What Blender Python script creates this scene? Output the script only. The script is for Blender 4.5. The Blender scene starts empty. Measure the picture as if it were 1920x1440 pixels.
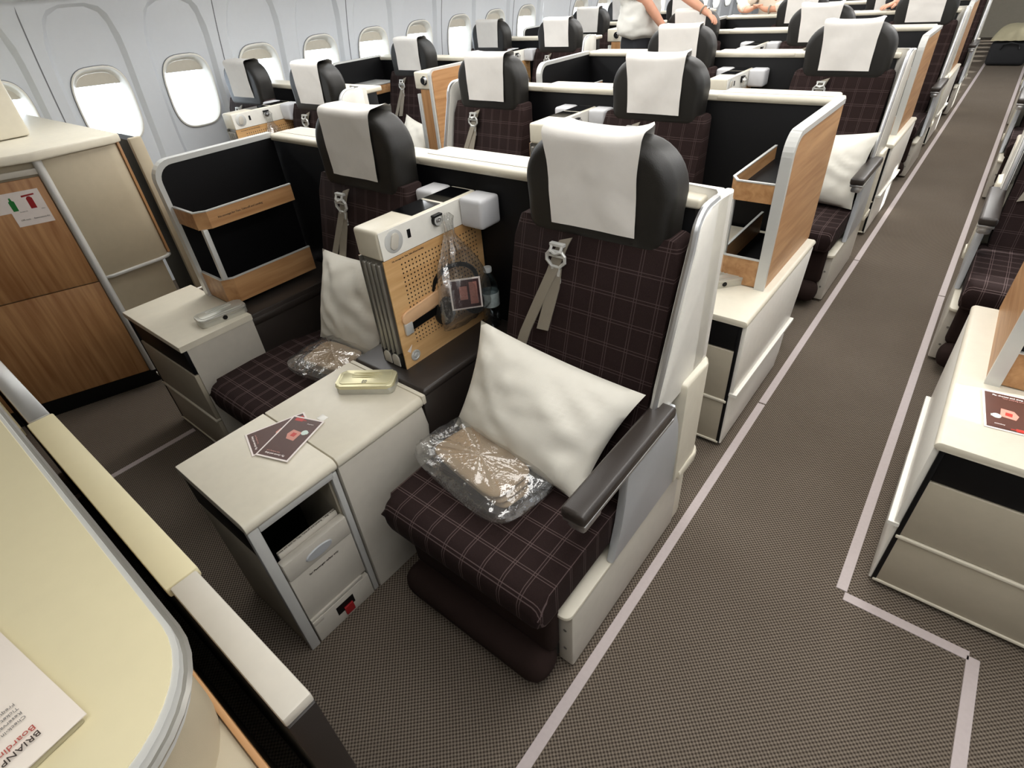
import bpy, bmesh, math, random
from mathutils import Vector, Matrix, noise
rnd = random.Random(7)
SC = bpy.context.scene
COL = SC.collection

# ------------------------------------------------------------------ camera, world, lights, exposure
cam_d = bpy.data.cameras.new('camera')
cam_d.sensor_width = 36.0
cam_d.lens = 1022.9 / 1920 * 36.0
cam_d.clip_start = 0.02
cam = bpy.data.objects.new('camera', cam_d)
COL.objects.link(cam)
def _rot(a, b, c):
    cx, sx, cy, sy, cz, sz = math.cos(a), math.sin(a), math.cos(b), math.sin(b), math.cos(c), math.sin(c)
    Rx = Matrix(((1, 0, 0), (0, cx, -sx), (0, sx, cx)))
    Rz = Matrix(((cy, -sy, 0), (sy, cy, 0), (0, 0, 1)))
    Rr = Matrix(((cz, -sz, 0), (sz, cz, 0), (0, 0, 1)))
    return Rr.transposed() @ Rx @ Rz
CM = _rot(-0.9317, -0.7237, -0.0893).transposed()      # camera -> world
cam.matrix_world = Matrix.Translation((0, 0, 1.75)) @ CM.to_4x4()
SC.camera = cam

W = bpy.data.worlds.new('world'); SC.world = W; W.use_nodes = True
W.node_tree.nodes['Background'].inputs[0].default_value = (0.86, 0.93, 1.0, 1)
W.node_tree.nodes['Background'].inputs[1].default_value = 5.0

sun_d = bpy.data.lights.new('sun', 'SUN'); sun_d.energy = 8.0; sun_d.angle = 0.01; sun_d.color = (1, .96, .9)
sun = bpy.data.objects.new('sun', sun_d); COL.objects.link(sun)
sun.rotation_euler = Vector((-1, -0.2, -0.47)).to_track_quat('-Z', 'Y').to_euler()

def area(name, loc, size, energy, color=(1, .98, .95), rot=(0, 0, 0)):
    d = bpy.data.lights.new(name, 'AREA'); d.shape = 'RECTANGLE'
    d.size, d.size_y, d.energy, d.color = size[0], size[1], energy, color
    o = bpy.data.objects.new(name, d); COL.objects.link(o)
    o.location = loc; o.rotation_euler = rot
    return o
area('ceiling_wash_right', (-0.15, 5.6, 2.16), (0.5, 12.0), 100)
area('ceiling_wash_left', (-2.95, 6.7, 2.16), (0.5, 11.2), 122)
area('ceiling_wash_middle', (-1.55, 6.7, 2.16), (0.9, 11.2), 100)

area('sidewall_fill_right', (.60, 5.0, 2.08), (0.12, 12.5), 75, rot=(0, math.radians(-58), 0))  # unseen strip added as fill on the right, where window daylight falls short
area('sidewall_fill_left', (-3.76, 5.6, 2.08), (0.12, 11), 40, color=(.95, .98, 1), rot=(0, math.radians(-20), 0))  # another unseen strip, put in to brighten the left side

SC.view_settings.view_transform = 'Standard'
SC.view_settings.look = 'None'
SC.view_settings.gamma = 1.0
SC.view_settings.exposure = 0.12
SC.view_settings.use_curve_mapping = False
SC.cycles.max_bounces = 8
SC.cycles.transparent_max_bounces = 16
SC.cycles.sample_clamp_indirect = 4.0

# ------------------------------------------------------------------ materials
def lin(r, g, b):
    f = lambda c: (c / 255 / 12.92) if c / 255 <= 0.04045 else ((c / 255 + 0.055) / 1.055) ** 2.4
    return (f(r), f(g), f(b), 1)
MATS = {}
class NT:
    def __init__(s, name):
        s.m = bpy.data.materials.new(name); s.m.use_nodes = True
        s.t = s.m.node_tree; s.b = s.t.nodes['Principled BSDF']; s.out = s.t.nodes['Material Output']
        MATS[name] = s.m
    def n(s, typ, **kw):
        o = s.t.nodes.new(typ)
        for k, v in kw.items():
            if k.startswith('i_'):
                key = k[2:]
                o.inputs[int(key) if key.isdigit() else key].default_value = v
            else: setattr(o, k, v)
        return o
    def l(s, a, b): s.t.links.new(a, b)
    def math(s, op, a, b=None):
        o = s.n('ShaderNodeMath', operation=op)
        for i, v in enumerate((a, b)):
            if v is None: continue
            if isinstance(v, (int, float)): o.inputs[i].default_value = v
            else: s.l(v, o.inputs[i])
        return o.outputs[0]
    def mix(s, fac, c1, c2):
        o = s.n('ShaderNodeMix', data_type='RGBA')
        if isinstance(fac, (int, float)): o.inputs[0].default_value = fac
        else: s.l(fac, o.inputs[0])
        for i, c in ((6, c1), (7, c2)):
            if isinstance(c, tuple): o.inputs[i].default_value = c
            else: s.l(c, o.inputs[i])
        return o.outputs[2]
def mat(name, col, rough=.5, metal=0, noise_amt=.06, scale=30, bump=0, bscale=200, spec=.5):
    k = NT(name)
    k.b.inputs['Roughness'].default_value = rough; k.b.inputs['Metallic'].default_value = metal
    k.b.inputs['Specular IOR Level'].default_value = spec
    tc = k.n('ShaderNodeTexCoord')
    nz = k.n('ShaderNodeTexNoise'); nz.inputs['Scale'].default_value = scale; nz.inputs['Detail'].default_value = 3
    k.l(tc.outputs['Object'], nz.inputs['Vector'])
    d = tuple(c * (1 - noise_amt) for c in col[:3]) + (1,); u = tuple(min(1, c * (1 + noise_amt)) for c in col[:3]) + (1,)
    k.l(k.mix(nz.outputs[0], d, u), k.b.inputs['Base Color'])
    if bump:
        nb = k.n('ShaderNodeTexNoise'); nb.inputs['Scale'].default_value = bscale
        k.l(tc.outputs['Object'], nb.inputs['Vector'])
        bp = k.n('ShaderNodeBump'); bp.inputs['Strength'].default_value = bump; bp.inputs['Distance'].default_value = .002
        k.l(nb.outputs[0], bp.inputs['Height']); k.l(bp.outputs[0], k.b.inputs['Normal'])
    return k.m
mat('cream', lin(216, 209, 191), .38)
mat('white', lin(236, 233, 224), .3)
mat('warmgrey', lin(196, 190, 178), .42)
mat('beige', lin(176, 167, 148), .45, bump=.15, bscale=900)
mat('galley_beige', lin(178, 166, 142), .5, bump=.12, bscale=900)
mat('counter', lin(214, 204, 168), .45, noise_amt=.03)
mat('wallwhite', lin(222, 226, 231), .55, noise_amt=.02)
mat('leather', lin(27, 25, 22), .46, bump=.25, bscale=420, spec=.45)
mat('armleather', lin(50, 44, 40), .33, bump=.2, bscale=500)
mat('blackpanel', lin(9, 9, 11), .5, bump=.1, bscale=600, spec=.25)
mat('black', lin(10, 10, 11), .45, spec=.3)
mat('gloss_black', lin(6, 6, 8), .08)
mat('alu', lin(196, 196, 196), .32, metal=.9, noise_amt=.04)
mat('silver', lin(198, 201, 204), .36, metal=.35, noise_amt=.03)
mat('rim', lin(206, 206, 202), .35, metal=.25, noise_amt=.03)
mat('tin', lin(196, 195, 186), .36, metal=.6, noise_amt=.05)
mat('tin_gold', lin(218, 211, 172), .36, metal=.45, noise_amt=.05)
mat('chrome', lin(210, 210, 212), .12, metal=1)
mat('slat', lin(150, 147, 140), .35, metal=.7)
mat('strip', lin(186, 174, 172), .5, noise_amt=.08, scale=80)
mat('cloth', lin(228, 224, 218), .85, bump=.35, bscale=900, noise_amt=.04, spec=.1)
mat('pillowcloth', lin(236, 232, 220), .8, bump=.2, bscale=700, noise_amt=.03, spec=.15)
mat('brownfabric', lin(44, 33, 30), .9, bump=.3, bscale=500, spec=.1)
mat('belt', lin(138, 130, 116), .6, bump=.3, bscale=800)
mat('blanket', lin(172, 150, 122), .9, bump=.6, bscale=300, noise_amt=.1)
mat('lamp', lin(202, 202, 204), .5, bump=.15, bscale=1500)
mat('red', lin(150, 22, 26), .5); mat('green', lin(28, 120, 52), .5)
mat('textdark', lin(60, 50, 44), .6); mat('textgrey', lin(120, 116, 112), .6); mat('textred', lin(170, 80, 70), .6)
mat('textwhite', lin(240, 230, 226), .6); mat('textpink', lin(214, 160, 150), .6)
mat('paper', lin(224, 214, 202), .7, noise_amt=.02); mat('cardwhite', lin(238, 228, 222), .5)
mat('cardbrown', lin(82, 52, 44), .45, noise_amt=.12, scale=25); mat('cardred', lin(190, 60, 52), .45)
mat('cardpink', lin(206, 140, 124), .45); mat('cardmint', lin(205, 222, 212), .4)
mat('photo_dark', lin(70, 46, 50), .3, noise_amt=.6, scale=120)
mat('photo_rose', lin(176, 122, 112), .3, noise_amt=.4, scale=160)
mat('lightwood', lin(226, 184, 142), .45)
mat('yellow', lin(236, 206, 138), .6)
mat('skin', lin(206, 150, 122), .5, noise_amt=.06); mat('hair', lin(60, 44, 34), .6)
mat('shirt', lin(214, 212, 205), .8, bump=.2, bscale=60); mat('creamshirt', lin(226, 214, 196), .85, bump=.3, bscale=90)
mat('trousers', lin(24, 25, 32), .8); mat('sweater', lin(34, 30, 34), .9)
mat('bag_fabric', lin(30, 30, 32), .8); mat('khaki', lin(166, 158, 130), .9, bump=.4, bscale=60)
mat('shade', lin(206, 200, 186), .8); mat('seamgrey', lin(120, 122, 126), .7)
mat('bottlecap', lin(210, 214, 214), .4); mat('label', lin(196, 210, 210), .4, noise_amt=.3, scale=90)
mat('galley_dark', lin(34, 28, 24), .45, bump=.2, bscale=500)

def wood(name, axis, c1=lin(196, 152, 106), c2=lin(158, 112, 70)):
    k = NT(name); k.b.inputs['Roughness'].default_value = .42
    tc = k.n('ShaderNodeTexCoord'); mp = k.n('ShaderNodeMapping')
    s = [38, 38, 38]; s[axis] = 2.6; mp.inputs['Scale'].default_value = s
    k.l(tc.outputs['Object'], mp.inputs[0])
    nz = k.n('ShaderNodeTexNoise'); nz.inputs['Scale'].default_value = 1.0; nz.inputs['Detail'].default_value = 6; nz.inputs['Distortion'].default_value = .5
    k.l(mp.outputs[0], nz.inputs['Vector'])
    mp2 = k.n('ShaderNodeMapping'); s2 = [7, 7, 7]; s2[axis] = .7; mp2.inputs['Scale'].default_value = s2
    k.l(tc.outputs['Object'], mp2.inputs[0])
    n2 = k.n('ShaderNodeTexNoise'); n2.inputs['Scale'].default_value = 1.0; n2.inputs['Detail'].default_value = 2
    k.l(mp2.outputs[0], n2.inputs['Vector'])
    f = k.math('ADD', k.math('MULTIPLY', nz.outputs[0], .75), k.math('MULTIPLY', n2.outputs[0], .45))
    r = k.n('ShaderNodeValToRGB'); r.color_ramp.elements[0].position = .42; r.color_ramp.elements[0].color = c2
    r.color_ramp.elements[1].position = .78; r.color_ramp.elements[1].color = c1
    k.l(f, r.inputs[0])
    return k, tc, r.outputs[0]
for nm, ax in (('wood_y', 1), ('wood_z', 2), ('wood_x', 0)):
    k, tc, c = wood(nm, ax); k.l(c, k.b.inputs['Base Color'])
k, tc, c = wood('wood_galley', 2, lin(186, 142, 96), lin(140, 92, 52)); k.l(c, k.b.inputs['Base Color'])
# perforated oak: drilled dots in the y,z plane
k, tc, c = wood('wood_perf', 1, lin(230, 190, 136), lin(202, 156, 102))
sp = k.n('ShaderNodeSeparateXYZ'); k.l(tc.outputs['Object'], sp.inputs[0])
def cell(v, s): return k.math('SUBTRACT', k.math('FRACT', k.math('MULTIPLY', v, 1 / s)), .5)
fy, fz = cell(sp.outputs[1], .0155), cell(sp.outputs[2], .0155)
dist = k.math('SQRT', k.math('ADD', k.math('MULTIPLY', fy, fy), k.math('MULTIPLY', fz, fz)))
hole = k.math('LESS_THAN', dist, .2)
iny = k.math('MULTIPLY', k.math('GREATER_THAN', sp.outputs[1], -.405), k.math('LESS_THAN', sp.outputs[1], -.03))
inz = k.math('MULTIPLY', k.math('GREATER_THAN', sp.outputs[2], .735), k.math('LESS_THAN', sp.outputs[2], 1.035))
hole = k.math('MULTIPLY', hole, k.math('MULTIPLY', iny, inz))
k.l(k.mix(hole, c, lin(40, 26, 14)), k.b.inputs['Base Color'])

def plaid(name, a, b, sa, sb, PL=.5):
    k = NT(name); k.b.inputs['Roughness'].default_value = .9; k.b.inputs['Specular IOR Level'].default_value = .15
    tc = k.n('ShaderNodeTexCoord'); sp = k.n('ShaderNodeSeparateXYZ'); k.l(tc.outputs['Object'], sp.inputs[0])
    def lines(v, s):
        f = k.math('FRACT', k.math('MULTIPLY', v, 1 / s))
        l1 = k.math('LESS_THAN', k.math('ABSOLUTE', k.math('SUBTRACT', f, .44)), .016)
        l2 = k.math('LESS_THAN', k.math('ABSOLUTE', k.math('SUBTRACT', f, .56)), .016)
        return k.math('MAXIMUM', l1, l2)
    m = k.math('MAXIMUM', lines(sp.outputs[a], sa), lines(sp.outputs[b], sb))
    nz = k.n('ShaderNodeTexNoise'); nz.inputs['Scale'].default_value = 500; k.l(tc.outputs['Object'], nz.inputs['Vector'])
    base = k.mix(nz.outputs[0], lin(26, 16, 15), lin(50, 37, 35))
    k.l(k.mix(k.math('MULTIPLY', m, PL), base, lin(122, 104, 102)), k.b.inputs['Base Color'])
    bp = k.n('ShaderNodeBump'); bp.inputs['Strength'].default_value = .4; bp.inputs['Distance'].default_value = .001
    k.l(nz.outputs[0], bp.inputs['Height']); k.l(bp.outputs[0], k.b.inputs['Normal'])
plaid('plaid_xy', 0, 1, .068, .068)
plaid('plaid_xz', 0, 2, .068, .074, .25)

def carpet(name, c1, c2):
    k = NT(name); k.b.inputs['Roughness'].default_value = .95; k.b.inputs['Specular IOR Level'].default_value = .1
    tc = k.n('ShaderNodeTexCoord'); sp = k.n('ShaderNodeSeparateXYZ'); k.l(tc.outputs['Object'], sp.inputs[0])
    s = 2 * math.pi / .0135
    w = k.math('MULTIPLY', k.math('SINE', k.math('MULTIPLY', sp.outputs[0], s)), k.math('SINE', k.math('MULTIPLY', sp.outputs[1], s)))
    w = k.math('ADD', k.math('MULTIPLY', w, .5), .5)
    nz = k.n('ShaderNodeTexNoise'); nz.inputs['Scale'].default_value = 260; nz.inputs['Detail'].default_value = 3
    k.l(tc.outputs['Object'], nz.inputs['Vector'])
    n2 = k.n('ShaderNodeTexNoise'); n2.inputs['Scale'].default_value = 3; k.l(tc.outputs['Object'], n2.inputs['Vector'])
    f = k.math('MULTIPLY', w, k.math('ADD', nz.outputs[0], .35))
    c = k.mix(f, c1, c2)
    c = k.mix(k.math('MULTIPLY', n2.outputs[0], .25), c, lin(70, 60, 50))
    k.l(c, k.b.inputs['Base Color'])
    bp = k.n('ShaderNodeBump'); bp.inputs['Strength'].default_value = .6; bp.inputs['Distance'].default_value = .003
    k.l(f, bp.inputs['Height']); k.l(bp.outputs[0], k.b.inputs['Normal'])
carpet('carpet', lin(40, 32, 27), lin(150, 138, 124))

def film(name, tint, fac, rough):
    k = NT(name); k.t.nodes.remove(k.b)
    tr = k.n('ShaderNodeBsdfTransparent'); tr.inputs[0].default_value = tint
    gl = k.n('ShaderNodeBsdfGlossy'); gl.inputs['Roughness'].default_value = rough
    tc = k.n('ShaderNodeTexCoord'); nz = k.n('ShaderNodeTexNoise'); nz.inputs['Scale'].default_value = 55
    k.l(tc.outputs['Object'], nz.inputs['Vector'])
    bp = k.n('ShaderNodeBump'); bp.inputs['Strength'].default_value = .8 if rough > .04 else 0; bp.inputs['Distance'].default_value = .004
    k.l(nz.outputs[0], bp.inputs['Height']); k.l(bp.outputs[0], gl.inputs['Normal'])
    lw = k.n('ShaderNodeLayerWeight'); lw.inputs[0].default_value = .5
    if rough > .04: k.l(bp.outputs[0], lw.inputs['Normal'])
    fc = k.math('ADD', fac * .35, k.math('MULTIPLY', k.math('POWER', lw.outputs['Facing'], 3.0), fac * 1.6))
    hz = k.n('ShaderNodeBsdfDiffuse'); hz.inputs[0].default_value = (.9, .9, .9, 1)
    m0 = k.n('ShaderNodeMixShader'); m0.inputs[0].default_value = .045 if rough > .04 else 0
    k.l(tr.outputs[0], m0.inputs[1]); k.l(hz.outputs[0], m0.inputs[2])
    mx = k.n('ShaderNodeMixShader')
    k.l(fc, mx.inputs[0]); k.l(m0.outputs[0], mx.inputs[1]); k.l(gl.outputs[0], mx.inputs[2])
    k.l(mx.outputs[0], k.out.inputs[0])
film('film', (.97, .97, .96, 1), .50, .10)
film('pane', (.96, .98, 1, 1), .08, .02)
k = NT('bottle_plastic'); k.t.nodes.remove(k.b)
tr = k.n('ShaderNodeBsdfTransparent'); tr.inputs[0].default_value = (.72, .76, .78, 1)
gl = k.n('ShaderNodeBsdfGlossy'); gl.inputs['Roughness'].default_value = .06
lw = k.n('ShaderNodeLayerWeight'); lw.inputs[0].default_value = .35; mx = k.n('ShaderNodeMixShader')
k.l(lw.outputs['Facing'], mx.inputs[0]); k.l(tr.outputs[0], mx.inputs[1]); k.l(gl.outputs[0], mx.inputs[2]); k.l(mx.outputs[0], k.out.inputs[0])

# ------------------------------------------------------------------ mesh builder
class MB:
    def __init__(s): s.bm = bmesh.new(); s.n0 = 0
    def mark(s): s.bm.verts.ensure_lookup_table(); s.n0 = len(s.bm.verts); return s.n0
    def apply(s, M, n0=None):
        s.bm.verts.ensure_lookup_table()
        for v in s.bm.verts[(s.n0 if n0 is None else n0):]: v.co = M @ v.co
        return s
    def box(s, x0, x1, y0, y1, z0, z1, r=0, seg=2):
        vs = [s.bm.verts.new((x, y, z)) for x in (x0, x1) for y in (y0, y1) for z in (z0, z1)]
        fs = [s.bm.faces.new([vs[i] for i in q]) for q in ((0, 1, 3, 2), (4, 6, 7, 5), (0, 4, 5, 1), (2, 3, 7, 6), (0, 2, 6, 4), (1, 5, 7, 3))]
        if r:
            es = list({e for f in fs for e in f.edges})
            bmesh.ops.bevel(s.bm, geom=es, offset=min(r, .49 * min(x1 - x0, y1 - y0, z1 - z0)), segments=seg, profile=.5, affect='EDGES', clamp_overlap=True)
        return s
    def prism(s, pts, axis, a, b, r=0, seg=2, redge=None):
        def P(p, h):
            return {'x': (h, p[0], p[1]), 'y': (p[0], h, p[1]), 'z': (p[0], p[1], h)}[axis]
        A = [s.bm.verts.new(P(p, a)) for p in pts]; B = [s.bm.verts.new(P(p, b)) for p in pts]
        n = len(pts)
        f1 = s.bm.faces.new(A); f2 = s.bm.faces.new(B[::-1])
        for i in range(n): s.bm.faces.new((A[i], B[i], B[(i + 1) % n], A[(i + 1) % n]))
        if r:
            es = list(set(f1.edges) | set(f2.edges))
            bmesh.ops.bevel(s.bm, geom=es, offset=r, segments=seg, profile=.5, affect='EDGES', clamp_overlap=True)
        return s
    def puff(s, pts, axis, a, b, R, seg=4, dome=0):
        """extruded outline with softly rounded rims (outline may contain arcs)"""
        n = len(pts); P2 = [Vector(p) for p in pts]
        ar = sum(P2[i].x * P2[(i + 1) % n].y - P2[(i + 1) % n].x * P2[i].y for i in range(n)); sg = 1 if ar > 0 else -1
        N = []
        for i in range(n):
            d1 = (P2[i] - P2[i - 1]); d2 = (P2[(i + 1) % n] - P2[i]); d1.normalize(); d2.normalize()
            n1 = Vector((-d1.y, d1.x)) * sg; n2 = Vector((-d2.y, d2.x)) * sg; m = n1 + n2
            N.append(m / max(.25, m.length_squared / 2 * 1.0) if m.length > 1e-6 else n1)
        def V(p, h): return s.bm.verts.new({'x': (h, p[0], p[1]), 'y': (p[0], h, p[1]), 'z': (p[0], p[1], h)}[axis])
        sd = 1 if b > a else -1; rings = []
        for i in range(seg + 1):
            t = math.pi / 2 * i / seg; off = R * (1 - math.sin(t)); h = a + sd * R * (1 - math.cos(t))
            rings.append([V(p + nn * off, h) for p, nn in zip(P2, N)])
        for i in range(seg, -1, -1):
            t = math.pi / 2 * i / seg; off = R * (1 - math.sin(t)); h = b - sd * R * (1 - math.cos(t))
            rings.append([V(p + nn * off, h) for p, nn in zip(P2, N)])
        for A, B in zip(rings, rings[1:]):
            for j in range(n): s.bm.faces.new((A[j], A[(j + 1) % n], B[(j + 1) % n], B[j]))
        s.bm.faces.new(rings[0][::-1]); s.bm.faces.new(rings[-1]); return s
    def tube(s, path, r, seg=8, closed=False, flat=1.0):
        path = [Vector(p) for p in path]; n = len(path); rings = []
        rr = r if isinstance(r, (list, tuple)) else [r] * n
        up = None
        for i, p in enumerate(path):
            t = (path[(i + 1) % n] - path[i - 1]) if (closed or 0 < i < n - 1) else (path[1] - path[0] if i == 0 else path[-1] - path[-2])
            t.normalize()
            if up is None: up = t.orthogonal().normalized()
            up = (up - t * up.dot(t)).normalized(); sd = t.cross(up)
            rings.append([s.bm.verts.new(p + (up * math.cos(a) * flat + sd * math.sin(a)) * rr[i]) for a in [2 * math.pi * j / seg for j in range(seg)]])
        m = n if closed else n - 1
        for i in range(m):
            A, B = rings[i], rings[(i + 1) % n]
            for j in range(seg): s.bm.faces.new((A[j], A[(j + 1) % seg], B[(j + 1) % seg], B[j]))
        if not closed: s.bm.faces.new(rings[0][::-1]); s.bm.faces.new(rings[-1])
        return s
    def ribbon(s, path, wdir, w, th=.003):
        wd = Vector(wdir).normalized() * w / 2
        path = [Vector(p) for p in path]; rings = []
        for i, p in enumerate(path):
            t = path[min(i + 1, len(path) - 1)] - path[max(i - 1, 0)]
            nn = t.cross(wd).normalized() * th / 2
            rings.append([s.bm.verts.new(q) for q in (p - wd - nn, p + wd - nn, p + wd + nn, p - wd + nn)])
        for A, B in zip(rings, rings[1:]):
            for j in range(4): s.bm.faces.new((A[j], A[(j + 1) % 4], B[(j + 1) % 4], B[j]))
        s.bm.faces.new(rings[0][::-1]); s.bm.faces.new(rings[-1]); return s
    def cyl(s, c, axis, r, h, seg=24, r2=None):
        r2 = r if r2 is None else r2
        ax = {'x': Vector((1, 0, 0)), 'y': Vector((0, 1, 0)), 'z': Vector((0, 0, 1))}[axis] if isinstance(axis, str) else Vector(axis).normalized()
        u = ax.orthogonal().normalized(); v = ax.cross(u); c = Vector(c)
        A = [s.bm.verts.new(c + (u * math.cos(t) + v * math.sin(t)) * r) for t in [2 * math.pi * i / seg for i in range(seg)]]
        B = [s.bm.verts.new(c + ax * h + (u * math.cos(t) + v * math.sin(t)) * r2) for t in [2 * math.pi * i / seg for i in range(seg)]]
        s.bm.faces.new(A[::-1]); s.bm.faces.new(B)
        for i in range(seg): s.bm.faces.new((A[i], A[(i + 1) % seg], B[(i + 1) % seg], B[i]))
        return s
    def lathe(s, prof, c, seg=24):
        c = Vector(c); rings = []
        for r, z in prof: rings.append([s.bm.verts.new(c + Vector((r * math.cos(t), r * math.sin(t), z))) for t in [2 * math.pi * i / seg for i in range(seg)]])
        for A, B in zip(rings, rings[1:]):
            for i in range(seg): s.bm.faces.new((A[i], A[(i + 1) % seg], B[(i + 1) % seg], B[i]))
        s.bm.faces.new(rings[0][::-1]); s.bm.faces.new(rings[-1]); return s
    def grid(s, fn, nu, nv, wrapu=False):
        g = [[s.bm.verts.new(fn(i / (nu if wrapu else nu - 1), j / (nv - 1))) for j in range(nv)] for i in range(nu)]
        for i in range(nu if wrapu else nu - 1):
            for j in range(nv - 1):
                s.bm.faces.new((g[i][j], g[(i + 1) % nu][j], g[(i + 1) % nu][j + 1], g[i][j + 1]))
        return g
    def mesh(s, name, material, mx=1, ang=38):
        if mx < 0:
            for v in s.bm.verts: v.co.x *= -1
        bmesh.ops.remove_doubles(s.bm, verts=s.bm.verts, dist=1e-6)
        bmesh.ops.recalc_face_normals(s.bm, faces=s.bm.faces)
        me = bpy.data.meshes.new(name); s.bm.to_mesh(me); s.bm.free()
        me.materials.append(MATS[material])
        for p in me.polygons: p.use_smooth = True
        me.set_sharp_from_angle(angle=math.radians(ang))
        return me
def text_mesh(body, size, M, material, extrude=.0004, align='CENTER', bold=0):
    cu = bpy.data.curves.new('lettering', 'FONT'); cu.body = body; cu.size = size; cu.align_x = align; cu.align_y = 'CENTER'
    cu.extrude = extrude; cu.resolution_u = 2; cu.offset = bold
    o = bpy.data.objects.new('lettering', cu); COL.objects.link(o)
    dg = bpy.context.evaluated_depsgraph_get()
    me = bpy.data.meshes.new_from_object(o.evaluated_get(dg), depsgraph=dg)
    bpy.data.objects.remove(o); bpy.data.curves.remove(cu)
    me.transform(M); me.materials.clear(); me.materials.append(MATS[material])
    return me
def frame(origin, xdir, ydir):
    x = Vector(xdir).normalized(); y = Vector(ydir).normalized(); z = x.cross(y).normalized(); y = z.cross(x)
    M = Matrix.Identity(4)
    for i in range(3): M[i][0], M[i][1], M[i][2], M[i][3] = x[i], y[i], z[i], origin[i]
    return M
def arc(cx, cy, r, a0, a1, n=6):
    return [(cx + r * math.cos(math.radians(a0 + (a1 - a0) * i / n)), cy + r * math.sin(math.radians(a0 + (a1 - a0) * i / n))) for i in range(n + 1)]

# ------------------------------------------------------------------ things, parts
class Proto:
    """meshes of one kind of thing: [(part name, mesh, index of parent part or None, label)]"""
    def __init__(s): s.p = []
    def add(s, name, me, parent=None, label=None, kind=None): s.p.append((name, me, parent, label, kind)); return len(s.p) - 1
def tag(o, label, cat, group=None, kind=None):
    o['label'] = label; o['category'] = cat
    if group: o['group'] = group
    if kind: o['kind'] = kind
    return o
def thing(name, label, cat, loc, proto, rotz=0, group=None):
    r = bpy.data.objects.new(name, None); COL.objects.link(r); r.empty_display_size = .1
    r.location = loc; r.rotation_euler = (0, 0, rotz); tag(r, label, cat, group)
    obs = []
    for nm, me, par, lab, kind in proto.p:
        o = bpy.data.objects.new(nm, me); COL.objects.link(o)
        o.parent = r if par is None else obs[par]
        if lab: o['label'] = lab
        if kind: o['kind'] = kind
        obs.append(o)
    return r
def single(name, label, cat, me, loc=(0, 0, 0), rotz=0, group=None):
    o = bpy.data.objects.new(name, me); COL.objects.link(o); o.location = loc; o.rotation_euler = (0, 0, rotz)
    return tag(o, label, cat, group)
def struct(name, me, parent=None):
    o = bpy.data.objects.new(name, me); COL.objects.link(o)
    if parent: o.parent = parent
    else: o['kind'] = 'structure'
    return o

# ================================================================== SETTING
PITCH, YP = 1.3895, 1.432          # seat-row pitch, first partition of the middle block
YL = 2.467                         # first partition of the outer blocks
CX, CZ, RW = -1.58, .80, 3.238     # cabin section: centre and sidewall radius
b = MB(); b.box(-4.9, 1.72, -2.2, 17, -.05, 0); struct('floor', b.mesh('floor', 'carpet'))

def wx(z, side=-1, off=0): return CX + side * (math.sqrt(max(.01, (RW + off) ** 2 - (z - CZ) ** 2)))
WY0, WP, WZ, WHW, WHH = 1.512, .5965, 1.232, .178, .236
BLANK = {8 + 1}
def superell(a, hw, hh, n=3.2):
    c, s_ = math.cos(a), math.sin(a)
    return (math.copysign(abs(c) ** (2 / n), c) * hw, math.copysign(abs(s_) ** (2 / n), s_) * hh)
def rectray(a, hw, z0, z1, r=.0):
    c, s_ = math.cos(a), math.sin(a); t = 1e9
    if c > 1e-9: t = min(t, hw / c)
    if c < -1e-9: t = min(t, -hw / c)
    if s_ > 1e-9: t = min(t, z1 / s_)
    if s_ < -1e-9: t = min(t, z0 / s_)
    return (c * t, s_ * t)
def recess(a, hw):
    # tall arch-topped reveal round the window
    c, s_ = math.cos(a), math.sin(a); t = 1e9
    lo, hi, n = .62, .565, 4.0
    h = hi if s_ >= 0 else lo
    t = 1 / ((abs(c) / hw) ** n + (abs(s_) / h) ** n) ** (1 / n)
    return (c * t, s_ * t)
ZLO, ZHI = .28, 2.04
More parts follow.
